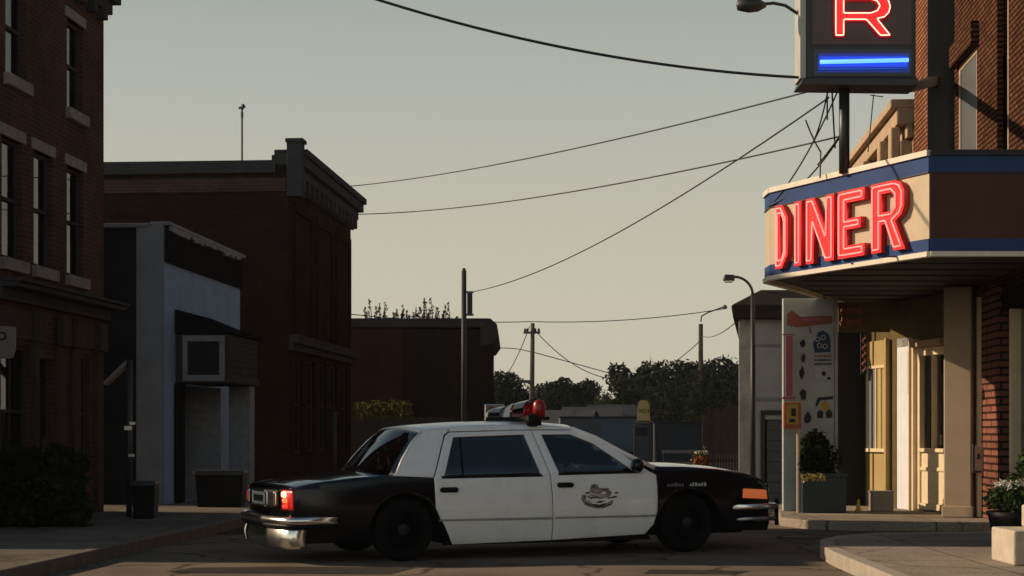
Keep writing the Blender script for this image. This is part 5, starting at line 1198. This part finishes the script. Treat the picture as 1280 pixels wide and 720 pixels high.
# underbody, arches, interior
mb = MB(); mb.box(.2-L0, 5.6-L0, -.66, .66, .2, .8); mb.box(1.75-L0, 4.1-L0, -.93, .93, .17, .4); mb.build('chassis', black_plastic, CAR)
mb = MB(); mb.box(.4-L0, 1.1-L0, -.85, .85, .7, .83); mb.box(4.25-L0, 5.2-L0, -.8, .8, .72, .88); mb.build('bay_floor', black_plastic, CAR)
for s in (RW, FW_):
    for sd_ in (-1, 1):
        mb = MB(); n = 16
        def fn(a, b): t = R(-15+210*a); return (s+.42*math.cos(t)-L0, sd_*(.97-.32*b), .34+.42*math.sin(t))
        mb.grid(fn, n, 3); mb.build('wheel_arch', black_plastic, CAR, smooth=True)
        mb = MB(); w0 = sd_*.90
        prof = [(.205, -.10), (.30, -.115), (.335, -.10), (.345, -.06), (.345, .06), (.335, .10), (.30, .115), (.205, .10), (.205, -.10)]
        mb.lathe(prof, (0, 0, 0), 'y', 40); ty = mb.build('wheel', rubber, CAR, smooth=True); ty.location = (s-L0, sd_*.84, .345)
        mb = MB(); y = sd_*.095; mb.lathe([(.2, sd_*.02), (.205, y), (.19, y+sd_*.004), (.17, y-sd_*.03), (.08, y-sd_*.02), (.06, y+sd_*.01), (0, y+sd_*.012)], (0, 0, 0), 'y', 32); rm = mb.build('rim', plain('grey rim', (.02, .02, .022), .5, spec=.2) if 'grey rim' not in MATS else MATS['grey rim'], ty, smooth=True)
mb = MB()
for (s0, z0, s1, z1) in ((1.75, .62, 2.0, 1.12), (2.95, .62, 3.15, 1.14)):
    for y in (-.5, .5):
        w2 = .28; mb.hexa([(s0-L0-.05, y-w2, z0-.2), (s0-L0+.14, y-w2, z0-.2), (s0-L0+.14, y+w2, z0-.2), (s0-L0-.05, y+w2, z0-.2), (s0-L0-.22, y-w2*.8, z1-.08), (s0-L0-.1, y-w2*.8, z1-.08), (s0-L0-.1, y+w2*.8, z1-.08), (s0-L0-.22, y+w2*.8, z1-.08)])
        mb.box(s0-L0-.2, s0-L0-.12, y-.13, y+.13, z1-.06, z1+.1); mb.box(s0-L0, s0-L0+.5, y-w2, y+w2, .42, .55)
mb.build('seats', seat_cloth, CAR, bevel=.04)
mb = MB(); mb.box(3.85-L0, 4.3-L0, -.85, .85, .62, .92); mb.box(1.1-L0, 1.45-L0, -.8, .8, .8, .9); mb.build('dashboard', black_plastic, CAR, bevel=.04)
mb = MB(); mb.tube([(3.75-L0+.06*math.sin(t), .42+.18*math.cos(t), .98+.17*math.sin(t)) for t in [i*6.283/20 for i in range(20)]], .014, 6, close=True); mb.build('steering_wheel', black_plastic, CAR, smooth=True)
mb = MB(); mb.box(2.55-L0, 2.58-L0, -.7, .7, .5, 1.3); mb.build('cage_screen', glass('cage screen', (.35, .35, .35)), CAR)
for sd_ in (-1, 1):
    mb = MB(); p = Vector(side_pt(3.98, .99, sd_)); mb.lathe([(0, -.05), (.07, -.04), (.085, .03), (.07, .05), (0, .05)], (p.x, p.y+sd_*.11, p.z+.03), 'x', 16); mm = mb.build('mirror', paint_black, CAR, smooth=True)
    mb = MB(); mb.box(p.x-.02, p.x+.03, min(p.y, p.y+sd_*.1), max(p.y, p.y+sd_*.1), p.z-.01, p.z+.03); mb.build('arm', black_plastic, mm)
# lightbar across the roof
LBs, z0 = 2.93, 1.535
mb = MB(); mb.box(LBs-.12-L0, LBs+.12-L0, -.72, .66, z0, z0+.04); lb = mb.build('lightbar', black_plastic, CAR, bevel=.01)
for y in (-.6, .55): mb = MB(); mb.box(LBs-.05-L0, LBs+.05-L0, y-.04, y+.04, z0-.06, z0); mb.build('foot', black_plastic, lb)
def dome(y0, y1, h0, h1):
    def fn(a, b): t = math.pi*b; y = y0+(y1-y0)*a; h = h0+(h1-h0)*a; return (LBs+.125*math.cos(t)-L0, y, z0+.042+h*math.sin(t)**.7)
    mb = MB(); mb.grid(fn, 6, 14); return mb
dome(-.56, -.12, .2, .17).build('red_dome', bar_red, lb, smooth=True, solid=.004)
dome(.12, .62, .13, .12).build('clear_dome', bar_clear, lb, smooth=True, solid=.004)
mb = MB(); mb.box(LBs-.13-L0, LBs+.13-L0, .63, .66, z0, z0+.2); mb.build('end_cap', chrome, lb, bevel=.01)
mb = MB(); mb.lathe([(0, 0), (.07, 0), (.075, .1), (.068, .16), (.045, .195), (0, .205)], (LBs-L0+.02, -.64, z0+.03), n=16); mb.build('beacon', glow('red beacon', (.2, .005, .008), .05), lb, smooth=True)
mb = MB(); mb.lathe([(0, 0), (.09, 0), (.09, .1), (.06, .16), (0, .17)], (LBs-L0, -.36, z0+.03), n=16); mb.build('beacon', bar_redbody, lb, smooth=True)
mb = MB(); mb.hexa([(LBs-L0-.11, -.09, z0+.042), (LBs-L0+.08, -.09, z0+.042), (LBs-L0+.08, .44, z0+.042), (LBs-L0-.11, .44, z0+.042), (LBs-L0-.06, -.05, z0+.2), (LBs-L0+.03, -.05, z0+.2), (LBs-L0+.03, .03, z0+.18), (LBs-L0-.06, .03, z0+.18)]); mb.build('reflector', reflector, lb)
mb = MB(); mb.lathe([(0, -.07), (.055, -.06), (.075, .0), (.065, .06), (0, .07)], (LBs-L0-.1, -.71, z0-.0), 'x', 16); mb.box(LBs-.14-L0, LBs-.04-L0, -.74, -.66, z0-.07, z0+.01); mb.build('alley_lamp', black_plastic, lb, smooth=False)

# ------------------------------------------------------------------ thin evening air over the whole street
hz = MB(); hz.box(-75, 75, -65, 230, -1.2, 13)
ho = hz.build('haze', None, uv=False); hm = bpy.data.materials.new('haze'); hm.use_nodes = True; ht = hm.node_tree; ht.nodes.clear()
hv = ht.nodes.new('ShaderNodeVolumePrincipled'); hv.inputs['Color'].default_value = (.85, .9, .95, 1); hv.inputs['Density'].default_value = .0002; hv.inputs['Anisotropy'].default_value = 0
hout = ht.nodes.new('ShaderNodeOutputMaterial'); ht.links.new(hv.outputs[0], hout.inputs['Volume'])
ho.data.materials.clear(); ho.data.materials.append(hm); tag(ho, 'thin evening haze lying over the whole street', None, kind='stuff')
